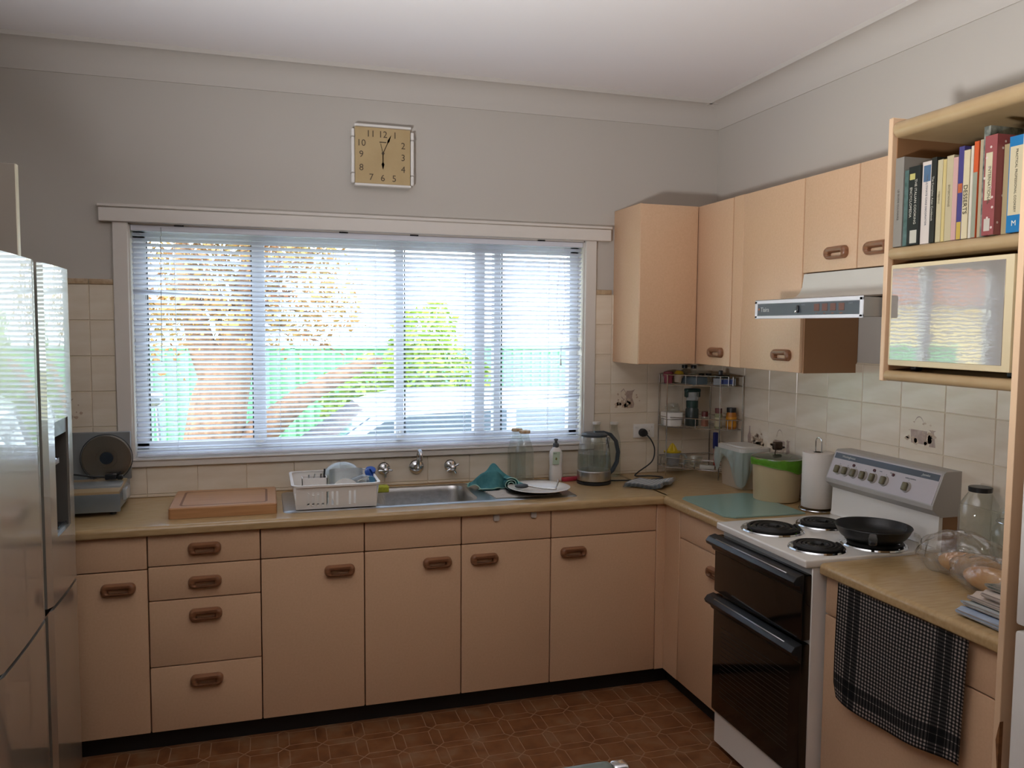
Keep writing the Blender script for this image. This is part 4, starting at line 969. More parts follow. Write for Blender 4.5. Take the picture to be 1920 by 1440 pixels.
# dish rack and what stands in it
RXa, RXb, RYa, RYb = -2.205, -1.852, -.47, -.12; RZ = ZB+.006
rk = thing('dish_rack', 'white plastic dish rack full of washing-up left of the sink bowl', 'dish rack', (-2.03, -.3, RZ))
def shell(b, outer, inner, z0, z1):
    bm = bmesh.new(); n = len(outer[0])
    def ring(p, z): return [bm.verts.new((x, y, z)) for x, y in p]
    a = ring(outer[0], z0); c = ring(outer[1], z1); d = ring(inner[1], z1); e = ring(inner[0], z0+.003)
    for r0, r1_ in ((a, c), (c, d), (d, e)):
        for i in range(n): bm.faces.new((r0[i], r0[(i+1) % n], r1_[(i+1) % n], r1_[i]))
    bm.faces.new(a[::-1]); bm.faces.new(e); bmesh.ops.recalc_face_normals(bm, faces=bm.faces[:]); b._merge(bm)
cxr, cyr, hxr, hyr = (RXa+RXb)/2, (RYa+RYb)/2, (RXb-RXa)/2, (RYb-RYa)/2
rkm = mat('rack_plastic', '#e2ded8', .35)
# floor and corner posts, pillars between the slots, plain band above
b = B(); b.vbox(RXa+.012, RXb-.012, RYa+.012, RYb-.012, RZ, RZ+.006, .03); b.obj('tray', rkm, rk)
def wallseg(b, p0, p1, z0, z1, out, t=.003):
    """upright strip between two floor points, leaning out by `out` metres per metre of height"""
    p0, p1 = Vector((*p0, 0)), Vector((*p1, 0)); d = (p1-p0).normalized(); n_ = Vector((d.y, -d.x, 0))
    bm = bmesh.new(); vs = []
    for tt in (0, -t):
        for p, z in ((p0, z0), (p1, z0), (p1, z1), (p0, z1)):
            q = p+n_*((z-RZ)*out+tt); vs.append(bm.verts.new((q.x, q.y, z)))
    for f in ((0, 1, 2, 3), (7, 6, 5, 4), (0, 4, 5, 1), (1, 5, 6, 2), (2, 6, 7, 3), (3, 7, 4, 0)): bm.faces.new([vs[i] for i in f])
    bmesh.ops.recalc_face_normals(bm, faces=bm.faces[:]); b._merge(bm)
corners = [(RXa+.012, RYa+.012), (RXb-.012, RYa+.012), (RXb-.012, RYb-.012), (RXa+.012, RYb-.012)]
for i in range(4):
    A_, C_ = Vector(corners[i]), Vector(corners[(i+1) % 4]); L_ = (C_-A_).length; b = B(); d = (C_-A_)/L_
    wallseg(b, A_, C_, RZ+.072, RZ+.1, .12); wallseg(b, A_, C_, RZ, RZ+.014, .12)
    slots = [.045+.0195*k for k in range(7)]+([L_-.115, L_-.095] if i in (0, 2) else [.2, .22, .24]); cur = 0
    for s0 in slots+[L_]:
        s1 = s0 if s0 < L_ else L_
        wallseg(b, A_+d*cur, A_+d*s1, RZ+.013, RZ+.073, .12); cur = s0+.009
    b.obj('side', rkm, rk, smooth=0)
bm_ = B(); shell(bm_, [rrect(cxr, cyr, hxr-.002, hyr-.002, .03), rrect(cxr, cyr, hxr+.004, hyr+.004, .035)], [rrect(cxr, cyr, hxr-.010, hyr-.010, .028)]*2, RZ+.097, RZ+.102)
b = bmesh.new(); n0 = rrect(cxr, cyr, hxr+.006, hyr+.006, .034); n1 = rrect(cxr, cyr, hxr-.006, hyr-.006, .026); bm_.bm.free()
lv = [[b.verts.new((x, y, z)) for x, y in p] for p, z in ((n0, RZ+.094), (n0, RZ+.102), (n1, RZ+.102), (n1, RZ+.097))]
for k in range(4):
    r0, r1_ = lv[k], lv[(k+1) % 4]
    for i in range(len(r0)): b.faces.new((r0[i], r0[(i+1) % len(r0)], r1_[(i+1) % len(r0)], r1_[i]))
bmesh.ops.recalc_face_normals(b, faces=b.faces[:]); o = B(); o._merge(b); o.obj('rim', rkm, rk)
cu = thing('cutlery_holder', 'grey-white cutlery holder standing in the left end of the dish rack', 'cutlery holder', (-2.12, -.36, RZ+.007))
b = B()
for s_ in (0,):
    x0, x1, y0, y1, z0, z1 = -2.165, -2.062, -.395, -.335, RZ+.007, RZ+.118
    b.box(x0, x1, y0, y0+.003, z0, z1).box(x0, x1, y1-.003, y1, z0, z1).box(x0, x0+.003, y0, y1, z0, z1).box(x1-.003, x1, y0, y1, z0, z1).box(x0, x1, y0, y1, z0, z0+.003)
b.obj('box', rkm, cu, smooth=0)
b = B()
for k in range(24):
    pass
b.tube([(-2.1135+.034*math.cos(2*PI*k/28), -.3965, RZ+.068+.024*math.sin(2*PI*k/28)) for k in range(28)], .002, 6, closed=True); b.obj('ring_emblem', M['wplast'], cu)
cutl = [((-2.15, -.36), (-2.135, -.35), .125), ((-2.14, -.37), (-2.11, -.36), .13), ((-2.10, -.36), (-2.085, -.35), .128), ((-2.085, -.37), (-2.07, -.36), .15), ((-2.075, -.36), (-2.069, -.35), .145)]
for k, (p0, p1, h_) in enumerate(cutl):
    t = thing('fork' if k % 2 else 'spoon', ['steel spoon, leftmost in the cutlery holder', 'steel fork second from the left in the cutlery holder', 'steel spoon in the middle of the cutlery holder', 'tall dark-handled fork at the right of the cutlery holder', 'steel spoon, rightmost in the cutlery holder'][k], 'cutlery', (*p0, RZ+.012))
    b = B(); b.tube([(*p0, RZ+.012), ((p0[0]+p1[0])/2, (p0[1]+p1[1])/2, RZ+.07), (*p1, RZ+h_)], [.002, .0025, .0038], 8); b.obj('handle', M['dark'] if k == 3 else M['chrome'], t)
    B().ico((p0[0], p0[1], RZ+.03), .009, 2, 1, .35, 1.5).obj('head', M['chrome'], t)
def bowl(name, label, cat, c, prof, m, rotm, n=36):
    B().lathe(c, prof, n, rotm).obj(name, m, loc=c, label=label, cat=cat)
RM = Matrix.Rotation
bowl('glass_bowl', 'large clear glass bowl leaning upside down at the back of the dish rack', 'bowl', (-1.985, -.215, RZ+.055), [(.102, -.03), (.104, -.028), (.098, .02), (.08, .06), (.05, .083), (.0, .088), (0, .084), (.048, .079), (.077, .057), (.094, .02), (.1, -.03)], M['jar'], RM(.5, 4, 'X') @ RM(-.25, 4, 'Y'))
def tub():
    b = B(); b.vbox(-2.045, -1.90, -.315, -.225, RZ+.045, RZ+.125, .03); return b
tub().xf(Matrix.Translation((-1.97, -.27, RZ+.08)) @ RM(-.35, 4, 'X') @ Matrix.Translation((1.97, .27, -RZ-.08))).obj('plastic_tub', M['boxclear'], loc=(-1.97, -.27, RZ+.03), label='frosted plastic tub tipped over in the middle of the dish rack', cat='container')
bowl('side_plate', 'white ribbed-rim saucer standing at the front of the dish rack', 'plate', (-1.985, -.385, RZ+.045), [(0, 0), (.035, 0), (.045, .004), (.062, .009), (.062, .011), (.044, .006), (.034, .003), (0, .003)], M['wplast'], RM(PI/2-.25, 4, 'X'))
blu = mat('blue_plastic', '#2450a8', .35)
bowl('bottle_cap', 'dark blue bottle lid at the back right of the dish rack', 'lid', (-1.862, -.24, RZ+.103), [(0, 0), (.022, 0), (.023, .018), (0, .02)], blu, RM(.5, 4, 'X'), 20)
bowl('bottle_cap', 'teal-blue round lid at the front right corner of the dish rack', 'lid', (-1.878, -.37, RZ+.09), [(0, 0), (.018, 0), (.019, .022), (.017, .026), (0, .026)], mat('teal_plastic', '#2f6f94', .35), RM(PI/2-.3, 4, 'X'), 20)
bs_ = thing('water_bottle', 'clear plastic bottle with a blue collar lying in the right end of the dish rack', 'bottle', (-1.93, -.3, RZ+.08))
B().lathe((-1.952, -.345, RZ+.072), [(0, 0), (.026, 0), (.03, .01), (.03, .06), (.02, .08), (.016, .09)], 24, RM(1.2, 4, 'Y') @ RM(.5, 4, 'X')).obj('body', M['boxclear'], bs_)
B().lathe((-1.885, -.30, RZ+.105), [(.017, 0), (.022, .004), (.022, .02), (.016, .024)], 20, RM(1.0, 4, 'Y') @ RM(.3, 4, 'X')).obj('collar', blu, bs_)
B().tube([(-1.935, -.40, RZ+.098), (-1.885, -.385, RZ+.112)], .0022, 6).obj('straw', M['wplast'], loc=(-1.9, -.4, RZ+.1), label='thin white straw lying in the dish rack beside the teal lid', cat='straw')
bowl('small_cup', 'translucent small cup upside down in the right end of the dish rack', 'cup', (-1.91, -.355, RZ+.008), [(.033, 0), (.030, .05), (.026, .07), (.0, .072)], M['boxclear'], Matrix(), 24)
sg = B().box(-1.846, -1.772, -.20, -.145, ZB+.006, ZB+.034, .006, 3); sg.obj('sponge', mat('yellow_green_sponge', '#b6bb3e', .9, c2='#a3a834', sc_=120, bump=.5, bs=200), loc=(-1.81, -.17, ZB+.006), label='yellow-green sponge between the dish rack and the tap', cat='sponge')
# wooden chopping board with a juice groove
cb = thing('chopping_board', 'thick wooden chopping board with a groove, lying left of the dish rack', 'chopping board', (-2.47, -.3, ZB))
bw = mat('board_wood', '#b98a5e', .5, c2='#a87a50', sc_=5, st=(1.2, 18, 18))
BX0, BX1, BY0, BY1, BT = -2.678, -2.268, -.475, -.12, ZB+.044
b = B(); b.vbox(BX0, BX1, BY0, BY1, ZB+.001, BT-.004, .012)
def ringband(b, o_, i_, zo, zi):
    bm = bmesh.new(); r0 = [bm.verts.new((x, y, zo)) for x, y in o_]; r1_ = [bm.verts.new((x, y, zi)) for x, y in i_]
    for i in range(len(o_)): bm.faces.new((r0[i], r0[(i+1) % len(o_)], r1_[(i+1) % len(o_)], r1_[i]))
    b._merge(bm)
bcx, bcy, bhx, bhy = (BX0+BX1)/2, (BY0+BY1)/2, (BX1-BX0)/2, (BY1-BY0)/2
rr_ = lambda d, r: rrect(bcx, bcy, bhx-d, bhy-d, r)
ringband(b, rr_(0, .012), rr_(.004, .01), BT-.004, BT); ringband(b, rr_(.004, .01), rr_(.036, .02), BT, BT); ringband(b, rr_(.036, .02), rr_(.041, .018), BT, BT-.005)
ringband(b, rr_(.041, .018), rr_(.046, .016), BT-.005, BT)
bm2 = bmesh.new(); bm2.faces.new([bm2.verts.new((x, y, BT)) for x, y in rr_(.046, .016)]); b._merge(bm2)
bmesh.ops.remove_doubles(b.bm, verts=b.bm.verts, dist=.0001); bmesh.ops.recalc_face_normals(b.bm, faces=b.bm.faces[:]); b.obj('board', bw, cb, smooth=25)
b = B()
for o_, i_ in ((.0365, .0455),): ringband(b, rr_(o_, .02), rr_(i_, .017), BT-.0005+.0006, BT-.0005+.0006)
b.obj('groove', mat('groove_dark', '#7d5434', .6), cb, smooth=0)
# food slicer at the far left
fs = thing('food_slicer', 'grey electric food slicer with a large round blade beside the fridge', 'slicer', (-2.97, -.2, ZB))
sm = mat('slicer_grey', '#8f9496', .35, .3)
B().box(-3.12, -2.872, -.30, -.05, ZB+.02, ZB+.115, .008, 2).obj('housing', sm, fs)
B().box(-3.12, -2.855, -.135, -.12, ZB+.11, ZB+.312, .003).obj('back_plate', sm, fs)
b = B().lathe((-2.945, -.155, ZB+.205), [(0, 0), (.04, 0), (.042, .004), (.092, .004), (.096, 0), (.095, -.003), (0, -.003)], 48, RX); b.obj('blade', mat('blade_steel', '#b5b0a6', .28, 1), fs)
B().lathe((-2.945, -.160, ZB+.205), [(0, .003), (.026, .003), (.024, .008), (0, .009)], 28, RX).obj('blade_hub', mat('hub_blue', '#27313b', .35), fs)
b = B(); b.tube([(-2.945+.1*math.cos(a), -.158, ZB+.205+.1*math.sin(a)) for a in [k*2*PI/48 for k in range(48)]], .0016, 5, closed=True); b.obj('guard_ring', M['dark'], fs)
b = B(); b.prism([(-.36, ZB+.09), (-.36, ZB+.1), (-.16, ZB+.118), (-.16, ZB+.108)], 'x', -3.12, -2.868); b.obj('sliding_table', mat('slicer_table', '#a58f6d', .35), fs, smooth=0)
B().box(-3.12, -2.865, -.362, -.345, ZB+.018, ZB+.092, .006, 2).obj('front_panel', mat('slicer_front', '#7e878c', .3, .4), fs)
B().box(-2.868, -2.852, -.30, -.2, ZB+.05, ZB+.1, .004).obj('guide_fence', M['boxclear'], fs)
b = B(); b.tube(smooth([(-3.06, -.21, ZB+.15), (-2.98, -.2, ZB+.135), (-2.93, -.2, ZB+.132)]), .004, 6); b.box(-2.945, -2.90, -.215, -.185, ZB+.122, ZB+.145, .006, 2).box(-2.90, -2.878, -.21, -.19, ZB+.12, ZB+.14, .004); b.tube([(-2.9, -.2, ZB+.14), (-2.885, -.2, ZB+.152)], .004, 6); b.obj('food_pusher', M['dark'], fs)
for x in (-3.05, -2.9): B().lathe((x, -.31, ZB), [(0, .001), (.012, .001), (.012, .02), (0, .02)], 14).obj('foot', M['rubber'], fs)
for x in (-3.05, -2.9): B().lathe((x, -.08, ZB), [(0, .001), (.012, .001), (.012, .02), (0, .02)], 14).obj('foot', M['rubber'], fs)
# folded blue checked cloth
def fc_(u, v, z0, s=1.0):
    a, b_ = u-.5, v-.5; ca, sa = math.cos(-.78), math.sin(-.78); X, Y = a*.21*s, b_*.21*s
    x, y = X*ca-Y*sa, X*sa+Y*ca
    return (-.525+x, -.335+y*.8, z0+.004*math.sin(u*6+v*3)+.010*max(0, (u-.65))*3*(1+.5*math.sin(v*9)))
dc = thing('tea_towel', 'folded blue-and-white checked cloth lying on the worktop near the inner corner', 'cloth', (-.53, -.33, ZB))
for k in range(4): B().sheet(lambda u, v, k=k: fc_(u, v, ZB+.004+.0052*k, 1-.02*k), 18, 18, .0035).obj('fold', M['bluecheck'], dc, smooth=180)
# glass worktop saver
B().prism([(-.50, -.63), (-.19, -.625), (-.165, -.66), (-.175, -1.05), (-.50, -1.045), (-.535, -1.01), (-.53, -.66)], 'z', ZB+.001, ZB+.006).obj('glass_board', mat('sea_glass', '#87a79e', .08, spec=.7), loc=(-.35, -.84, ZB), label='pale green glass board lying on the worktop left of the cooker', cat='board', smooth=0)
# clips on the cabinet under the sink
for x, dz, lab in ((-1.365, 0, 'small white hook clip over the cabinet top, the left one'), (-1.197, .004, 'small white hook clip over the cabinet top, the right one')):
    t = B().prism([(x+a, z+dz) for a, z in ((-.013, .862), (-.013, .838), (-.009, .832), (.009, .832), (.013, .838), (.013, .862))], 'y', DF-.0075, DF-.0005, .001); t.obj('hook_clip', mat('clip_plastic', '#b9b2a8', .4), loc=(x, DF, .83), label=lab, cat='clip')
# ------------------------------------------------------------------ corner wire rack and its contents
rw = thing('corner_rack', 'three-tier chrome wire corner rack in the corner of the worktop', 'rack', (-.15, -.15, ZB))
b = B(); path = [(-.325, -.02), (-.325, -.11), (-.13, -.30), (-.02, -.33)]
def tier(z, hgt):
    for dz in (0, hgt): b.tube([(x, y, z+dz) for x, y in path], .0028, 6); b.tube([(-.325, -.02, z+dz), (-.02, -.02, z+dz), (-.02, -.33, z+dz)], .0024, 6)
    for t in [k/9 for k in range(10)]:
        x0 = -.325+(.305)*t; y1 = -.02-.09 if x0 < -.32 else (-.11-(x0+.325)*(.19/.195) if x0 < -.13 else -.30-(x0+.13)*.27)
        b.tube([(x0, -.02, z), (x0, y1, z)], .0013, 4)
    for (x0, y0), (x1, y1) in zip(path, path[1:]):
        for t in (.35, .55):
            x_, y_ = x0+(x1-x0)*t, y0+(y1-y0)*t; b.tube([(x_, y_, z), (x_, y_, z+hgt)], .0022, 5)
tier(.945, .05); tier(1.155, .05); tier(1.375, .05)
b.obj('shelves', M['wire'], rw, kind='stuff')
for x, y in ((-.325, -.02), (-.325, -.11), (-.13, -.30), (-.02, -.33), (-.02, -.02)): B().tube([(x, y, ZB), (x, y, 1.425)], .0032, 6).obj('upright', M['wire'], rw)
TZ = [.9475, 1.1575, 1.3775]
def jar(name, label, cat, x, y, z, r, hgt, body, lidm, lidh=.02, group=None, lab=None):
    t = thing(name, label, cat, (x, y, z), group)
    B().lathe((x, y, z), [(0, .001), (r*.94, .001), (r, .006), (r, hgt*.86), (r*.86, hgt*.94), (r*.84, hgt)], 24).obj('body', body, t)
    B().lathe((x, y, z+hgt), [(r*.9, -.003), (r*.92, lidh), (r*.86, lidh+.002), (0, lidh+.002)], 24).obj('lid', lidm, t)
    if lab: B().lathe((x, y, z), [(r*1.01, hgt*.15), (r*1.015, hgt*.16), (r*1.015, hgt*.7), (r*1.01, hgt*.71)], 24).obj('paper_label', lab, t)
    return t
amber = mat('spice_amber', '#a8681c', .35); redm = mat('dark_red_plastic', '#5a1f1a', .4); herb = mat('dried_herb', '#6e7150', .7, c2='#8d8a6a', sc_=200)
dgr = mat('dark_green_lid', '#15332f', .4)
jar('spice_jar', 'amber spice jar with a black lid on the middle shelf of the wire rack', 'jar', -.055, -.285, TZ[1], .026, .088, amber, M['dark'], .018, lab=mat('label_yellow', '#c98a22', .5))
jar('spice_jar', 'slim herb jar with a red lid on the middle shelf of the wire rack', 'jar', -.115, -.262, TZ[1], .019, .082, herb, redm, .02, lab=mat('label_cream', '#b3a888', .5))
jar('spice_jar', 'small jar with a dark lid left of the red-lidded herb jar', 'jar', -.165, -.215, TZ[1], .018, .062, M['jar'], redm, .02, lab=mat('label_rust', '#8b5a44', .5))
jar('storage_jar', 'dark screw-top jar behind the spice jars on the wire rack', 'jar', -.185, -.12, TZ[1], .034, .10, mat('dark_jar', '#2f3a38', .3), dgr, .03)
t = thing('food_chopper', 'dark green handled jar lid showing behind the spice jars', 'kitchen tool', (-.185, -.12, TZ[1]+.135))
B().box(-.225, -.145, -.14, -.10, TZ[1]+.175, TZ[1]+.195, .008, 3).box(-.225, -.215, -.135, -.105, TZ[1]+.15, TZ[1]+.18, .003).box(-.155, -.145, -.135, -.105, TZ[1]+.15, TZ[1]+.18, .003).obj('handle', dgr, t)
B().lathe((-.185, -.12, TZ[1]+.133), [(.03, 0), (.034, .02), (.034, .045), (0, .047)], 24).obj('drum', M['boxclear'], t)
t = thing('lunch_box', 'white rounded plastic box at the left of the middle wire shelf', 'container', (-.275, -.075, TZ[1]))
B().vbox(-.325, -.232, -.125, -.03, TZ[1]+.001, TZ[1]+.034, .02, taper=.92).obj('base', M['wplast'], t); B().vbox(-.326, -.231, -.126, -.029, TZ[1]+.037, TZ[1]+.07, .02).obj('lid', M['wplast'], t)
B().vbox(-.324, -.233, -.124, -.031, TZ[1]+.034, TZ[1]+.037, .02).obj('seam', M['dark'], t)
t = thing('glass_jar', 'clear lidded glass jar standing on the white box in the wire rack', 'jar', (-.275, -.075, TZ[1]+.07))
B().lathe((-.275, -.075, TZ[1]+.071), [(0, .001), (.034, .001), (.038, .01), (.038, .028), (.03, .034)], 24).obj('body', M['jar'], t); B().lathe((-.275, -.075, TZ[1]+.105), [(.034, 0), (.03, .01), (.0, .014)], 24).obj('lid', M['jar'], t)
# top shelf
B().lathe((-.30, -.07, TZ[2]), [(0, .001), (.02, .001), (.028, .045), (.024, .06), (0, .066)], 20).obj('cup', mat('pink_cup', '#9c4a5c', .5), loc=(-.30, -.07, TZ[2]), label='pink cup at the left end of the top wire shelf', cat='cup')
t = thing('plastic_scoop', 'yellow-topped beaker leaning beside the pink cup on the top wire shelf', 'cup', (-.255, -.09, TZ[2]))
B().lathe((-.262, -.10, TZ[2]+.006), [(0, 0), (.017, 0), (.024, .04), (.0, .04)], 20, RM(.2, 4, 'Y')).obj('body', mat('beige_beaker', '#b9ab98', .4), t); B().lathe((-.254, -.10, TZ[2]+.045), [(.024, 0), (.026, .006), (.018, .02), (0, .024)], 20, RM(.2, 4, 'Y')).obj('top', mat('yellow_plastic', '#c9a92b', .4), t)
t = B().box(-.235, -.15, -.21, -.05, TZ[2]+.001, TZ[2]+.04, .006, 2); t.obj('slate_box', mat('blue_grey_box', '#55636b', .4), loc=(-.19, -.13, TZ[2]), label='blue-grey box in the middle of the top wire shelf', cat='box')
for k, (x, y) in enumerate(((-.20, -.06), (-.17, -.10), (-.14, -.13), (-.11, -.15))):
    jar('small_jar', ['small dark jar on the blue-grey box, nearest the pink cup', 'small dark jar on the blue-grey box, second from the pink cup', 'small dark jar standing on the top wire shelf behind the blue-grey box', 'small dark jar standing on the top wire shelf behind the silver-blue carton'][k], 'jar', x, y, TZ[2]+.041 if k < 2 else TZ[2], .016, .04, M['jar'], M['dark'], .012, group='small dark jars at the back of the top wire shelf')
t = thing('foil_carton', 'white and blue carton lying on the right of the top wire shelf', 'box', (-.08, -.25, TZ[2]))
rz = Matrix.Translation((-.085, -.262, 0)) @ RM(-.55, 4, 'Z') @ Matrix.Translation((.085, .262, 0))
B().box(-.14, -.03, -.285, -.24, TZ[2]+.001, TZ[2]+.036, .002, 1, rz).obj('carton', mat('carton_silver', '#8f959c', .4), t)
B().box(-.102, -.04, -.2865, -.284, TZ[2]+.008, TZ[2]+.03, 0, 1, rz).obj('blue_print', mat('print_blue', '#26408a', .4), t, smooth=0)
t = thing('small_appliance', 'black gadget resting on the silver-blue carton under the wall cupboard', 'kitchen tool', (-.08, -.25, TZ[2]+.037))
B().box(-.13, -.06, -.275, -.235, TZ[2]+.0375, TZ[2]+.052, .004, 2, rz).box(-.115, -.095, -.265, -.245, TZ[2]+.05, TZ[2]+.075, .003, 2, rz).obj('body', M['dark'], t)
# bottom shelf
t = thing('citrus_juicer', 'citrus juicer with a yellow cone on a clear jug in the wire rack', 'juicer', (-.275, -.08, TZ[0]))
jx, jy, jz = -.275, -.085, TZ[0]
B().lathe((jx, jy, jz), [(0, .001), (.032, .001), (.036, .008), (.042, .065), (.043, .072), (.041, .072), (.035, .01), (0, .006)], 28).obj('jug', M['boxclear'], t)
yl = mat('lemon_plastic', '#c3a714', .4); b = B().lathe((jx, jy, jz+.072), [(.044, -.002), (.045, .004), (.03, .002), (.022, .006)], 28)
bm = bmesh.new(); rings = []
for z, r in ((.0, .024), (.012, .022), (.025, .016), (.036, .009), (.044, .002)): rings.append([bm.verts.new((jx+r*(1+.14*math.cos(8*a))*math.cos(a), jy+r*(1+.14*math.cos(8*a))*math.sin(a), jz+.074+z)) for a in [2*PI*k/48 for k in range(48)]])
for r0, r1_ in zip(rings, rings[1:]):
    for i in range(48): bm.faces.new((r0[i], r0[(i+1) % 48], r1_[(i+1) % 48], r1_[i]))
b._merge(bm); b.obj('cone', yl, t)
b = B(); b.tube(smooth([(jx+.042, jy-.01, jz+.06), (jx+.068, jy-.02, jz+.05), (jx+.066, jy-.02, jz+.012), (jx+.04, jy-.01, jz+.01)]), .005, 8); b.obj('handle', M['boxclear'], t)
B().lathe((-.185, -.14, TZ[0]), [(0, .001), (.03, .001), (.045, .03), (.05, .05), (.048, .05), (.043, .03), (.0, .006)], 28).obj('glass_dish', M['jar'], loc=(-.185, -.14, TZ[0]), label='clear glass dish on the bottom wire shelf beside the juicer', cat='dish')
t = thing('brush', 'blue-topped red-handled brush standing behind the white bin', 'brush', (-.115, -.235, TZ[0]))
B().tube([(-.115, -.235, TZ[0]+.002), (-.112, -.23, 1.05)], .006, 8).obj('handle', mat('red_handle', '#a5331f', .4), t); B().box(-.12, -.098, -.24, -.22, 1.05, 1.135, .005, 2).obj('head', mat('navy_plastic', '#1f2c6e', .4), t)
B().box(-.195, -.12, -.255, -.235, TZ[0]+.001, TZ[0]+.022, .003, 2, Matrix.Translation((-.155, -.24, 0)) @ RM(-.7, 4, 'Z') @ Matrix.Translation((.155, .24, 0))).obj('packet', mat('packet_white', '#b9b7ae', .5), loc=(-.155, -.24, TZ[0]), label='white packet lying at the front of the bottom wire shelf', cat='packet')
# ------------------------------------------------------------------ bins, paper towel
bn = thing('compost_bin', 'white rectangular lidded bin with a clear bag hanging over its front', 'bin', (-.09, -.44, ZB))
bx0, bx1, by0, by1 = -.165, -.008, -.565, -.345
B().vbox(bx0, bx1, by0, by1, ZB+.001, 1.085, .03, taper=.86).obj('body', mat('bin_greige', '#b3a794', .45), bn)
B().vbox(bx0-.008, bx1+.003, by0-.008, by1+.008, 1.078, 1.098, .035).obj('lid', mat('bin_lid', '#cfcdc6', .35), bn)
B().vbox(bx0+.015, bx1-.02, by0+.03, by1-.03, 1.098, 1.104, .03).obj('lid_panel', mat('bin_lid', '#cfcdc6', .35), bn)
def bagf(u, v):
    # runs round the left and front sides of the rim, hanging lower in the middle of each lobe
    t = u*2.0
    if t < 1: x, y = bx0-.012, by1+.0-(by1-by0)*t; n = (-1, 0)
    else: x, y = bx0-.012+(bx1-bx0)*(t-1), by0-.012; n = (0, -1)
    lobe = .055+.11*max(0, math.sin(PI*min(1, max(0, (t-.62)/.75))))**.8+.05*math.exp(-((t-.12)/.12)**2)*1.2-.02*math.exp(-((t-.4)/.12)**2)
    z = 1.083-lobe*v; k = .004+.006*math.sin(v*3)*(1+math.sin(t*23))
    return (x+n[0]*k, y+n[1]*k, z)
B().sheet(bagf, 60, 14).obj('liner_bag', M['bagwhite'], bn, smooth=180)
gt = thing('round_tub', 'round cream tub lined with a green bag under a glass lid', 'bin', (-.125, -.775, ZB))
tx, ty = -.122, -.770
B().lathe((tx, ty, ZB), [(0, .001), (.092, .001), (.098, .006), (.105, .17), (.107, .186)], 48).obj('tub', mat('tub_cream', '#bda985', .4), gt)
def gb_(u, v):
    a = 2*PI*u; dep = .036+.006*math.sin(a*3+1)+.035*max(0, math.cos(a+2.0-PI*.0-.9))**8; r = .111+.003*math.sin(v*3)*(1+.5*math.sin(a*9))
    return (tx+r*math.cos(a), ty+r*math.sin(a), ZB+.196-dep*v+.004*math.sin(v*PI))
B().sheet(gb_, 72, 8, .001).obj('green_bag', M['greenbag'], gt, smooth=180)
b = B().lathe((tx, ty, ZB+.192), [(.109, 0), (.108, .004), (.08, .013), (.03, .019), (0, .02)], 48); b.obj('glass_lid', film('smoked_lid', '#6f7a6a', .05, '#8d978a', diff=.35, fres=1.5), gt)
B().lathe((tx, ty, ZB+.19), [(.112, 0), (.113, .003), (.11, .006), (.107, .004)], 48).obj('lid_rim', M['chrome'], gt)
b = B().tube(smooth([(tx-.02, ty-.012, ZB+.211), (tx-.012, ty-.01, ZB+.235), (tx+.0, ty-.006, ZB+.25)]), .003, 6); b.box(tx-.022, tx+.022, ty-.012, ty+.01, ZB+.225, ZB+.262, .008, 3); b.obj('lid_knob', mat('bronze_knob', '#4a3b30', .35, .6), gt)
pt = thing('paper_towel', 'white roll of paper towel on a wire stand beside the cooker', 'paper towel', (-.075, -.99, ZB))
px_, py_ = -.078, -.995
B().lathe((px_, py_, ZB+.016), [(.02, 0), (.062, 0), (.064, .003), (.064, .228), (.062, .231), (.02, .231)], 48).obj('roll', mat('paper_white', '#dcd6ce', .9, bump=.5, bs=130, bd=.002), pt)
B().tube([(px_+.071*math.cos(2*PI*k/36), py_+.071*math.sin(2*PI*k/36), ZB+.006) for k in range(36)], .003, 6, closed=True).obj('stand_ring', M['wire'], pt)
pts = [(px_, py_-.019, ZB+.006), (px_, py_-.019, ZB+.29)]+[(px_, py_-.019*math.cos(PI*k/10), ZB+.29+.019*math.sin(PI*k/10)) for k in range(1, 11)]+[(px_, py_+.019, ZB+.006)]
b = B().tube(pts, .0022, 6); b.tube([(px_-.071, py_, ZB+.006), (px_+.07, py_, ZB+.006)], .0025, 6); b.obj('stand_loop', M['wire'], pt)
# frying pan on the rear right hotplate
fpn = thing('frying_pan', 'black frying pan on the right rear hotplate, handle towards the camera', 'pan', (-.27, -1.552, .93))
qx, qy, qz = -.272, -1.550, .9295
B().lathe((qx, qy, qz), [(0, 0), (.078, 0), (.094, .004), (.108, .015), (.118, .03), (.126, .047), (.128, .049), (.1265, .051), (.123, .047), (.115, .03), (.104, .016), (.09, .008), (.075, .005), (0, .005)], 56).obj('bowl', mat('pan_black', '#17191a', .38, bump=.1, bs=200), fpn)
hd_ = Vector((-.66, -.75, 0)).normalized(); h0 = Vector((qx, qy, qz+.04))+hd_*.12; side = Vector((-hd_.y, hd_.x, 0))
b = bmesh.new(); rings = []
for t, w_, th_, dz in ((0, .013, .006, 0), (.02, .011, .007, .004), (.06, .012, .008, .01), (.11, .014, .009, .012), (.145, .013, .009, .011), (.155, .007, .005, .01)):
    c = h0+hd_*t+Vector((0, 0, dz)); rings.append([b.verts.new(c+side*u+Vector((0, 0, v))) for u, v in rrect(0, 0, w_, th_, .005, 3)])
for r0, r1_ in zip(rings, rings[1:]):
    for i in range(len(r0)): b.faces.new((r0[i], r0[(i+1) % len(r0)], r1_[(i+1) % len(r0)], r1_[i]))
b.faces.new(rings[0]); b.faces.new(rings[-1][::-1]); bmesh.ops.recalc_face_normals(b, faces=b.faces[:]); o = B(); o._merge(b); o.obj('handle', M['dark'], fpn)
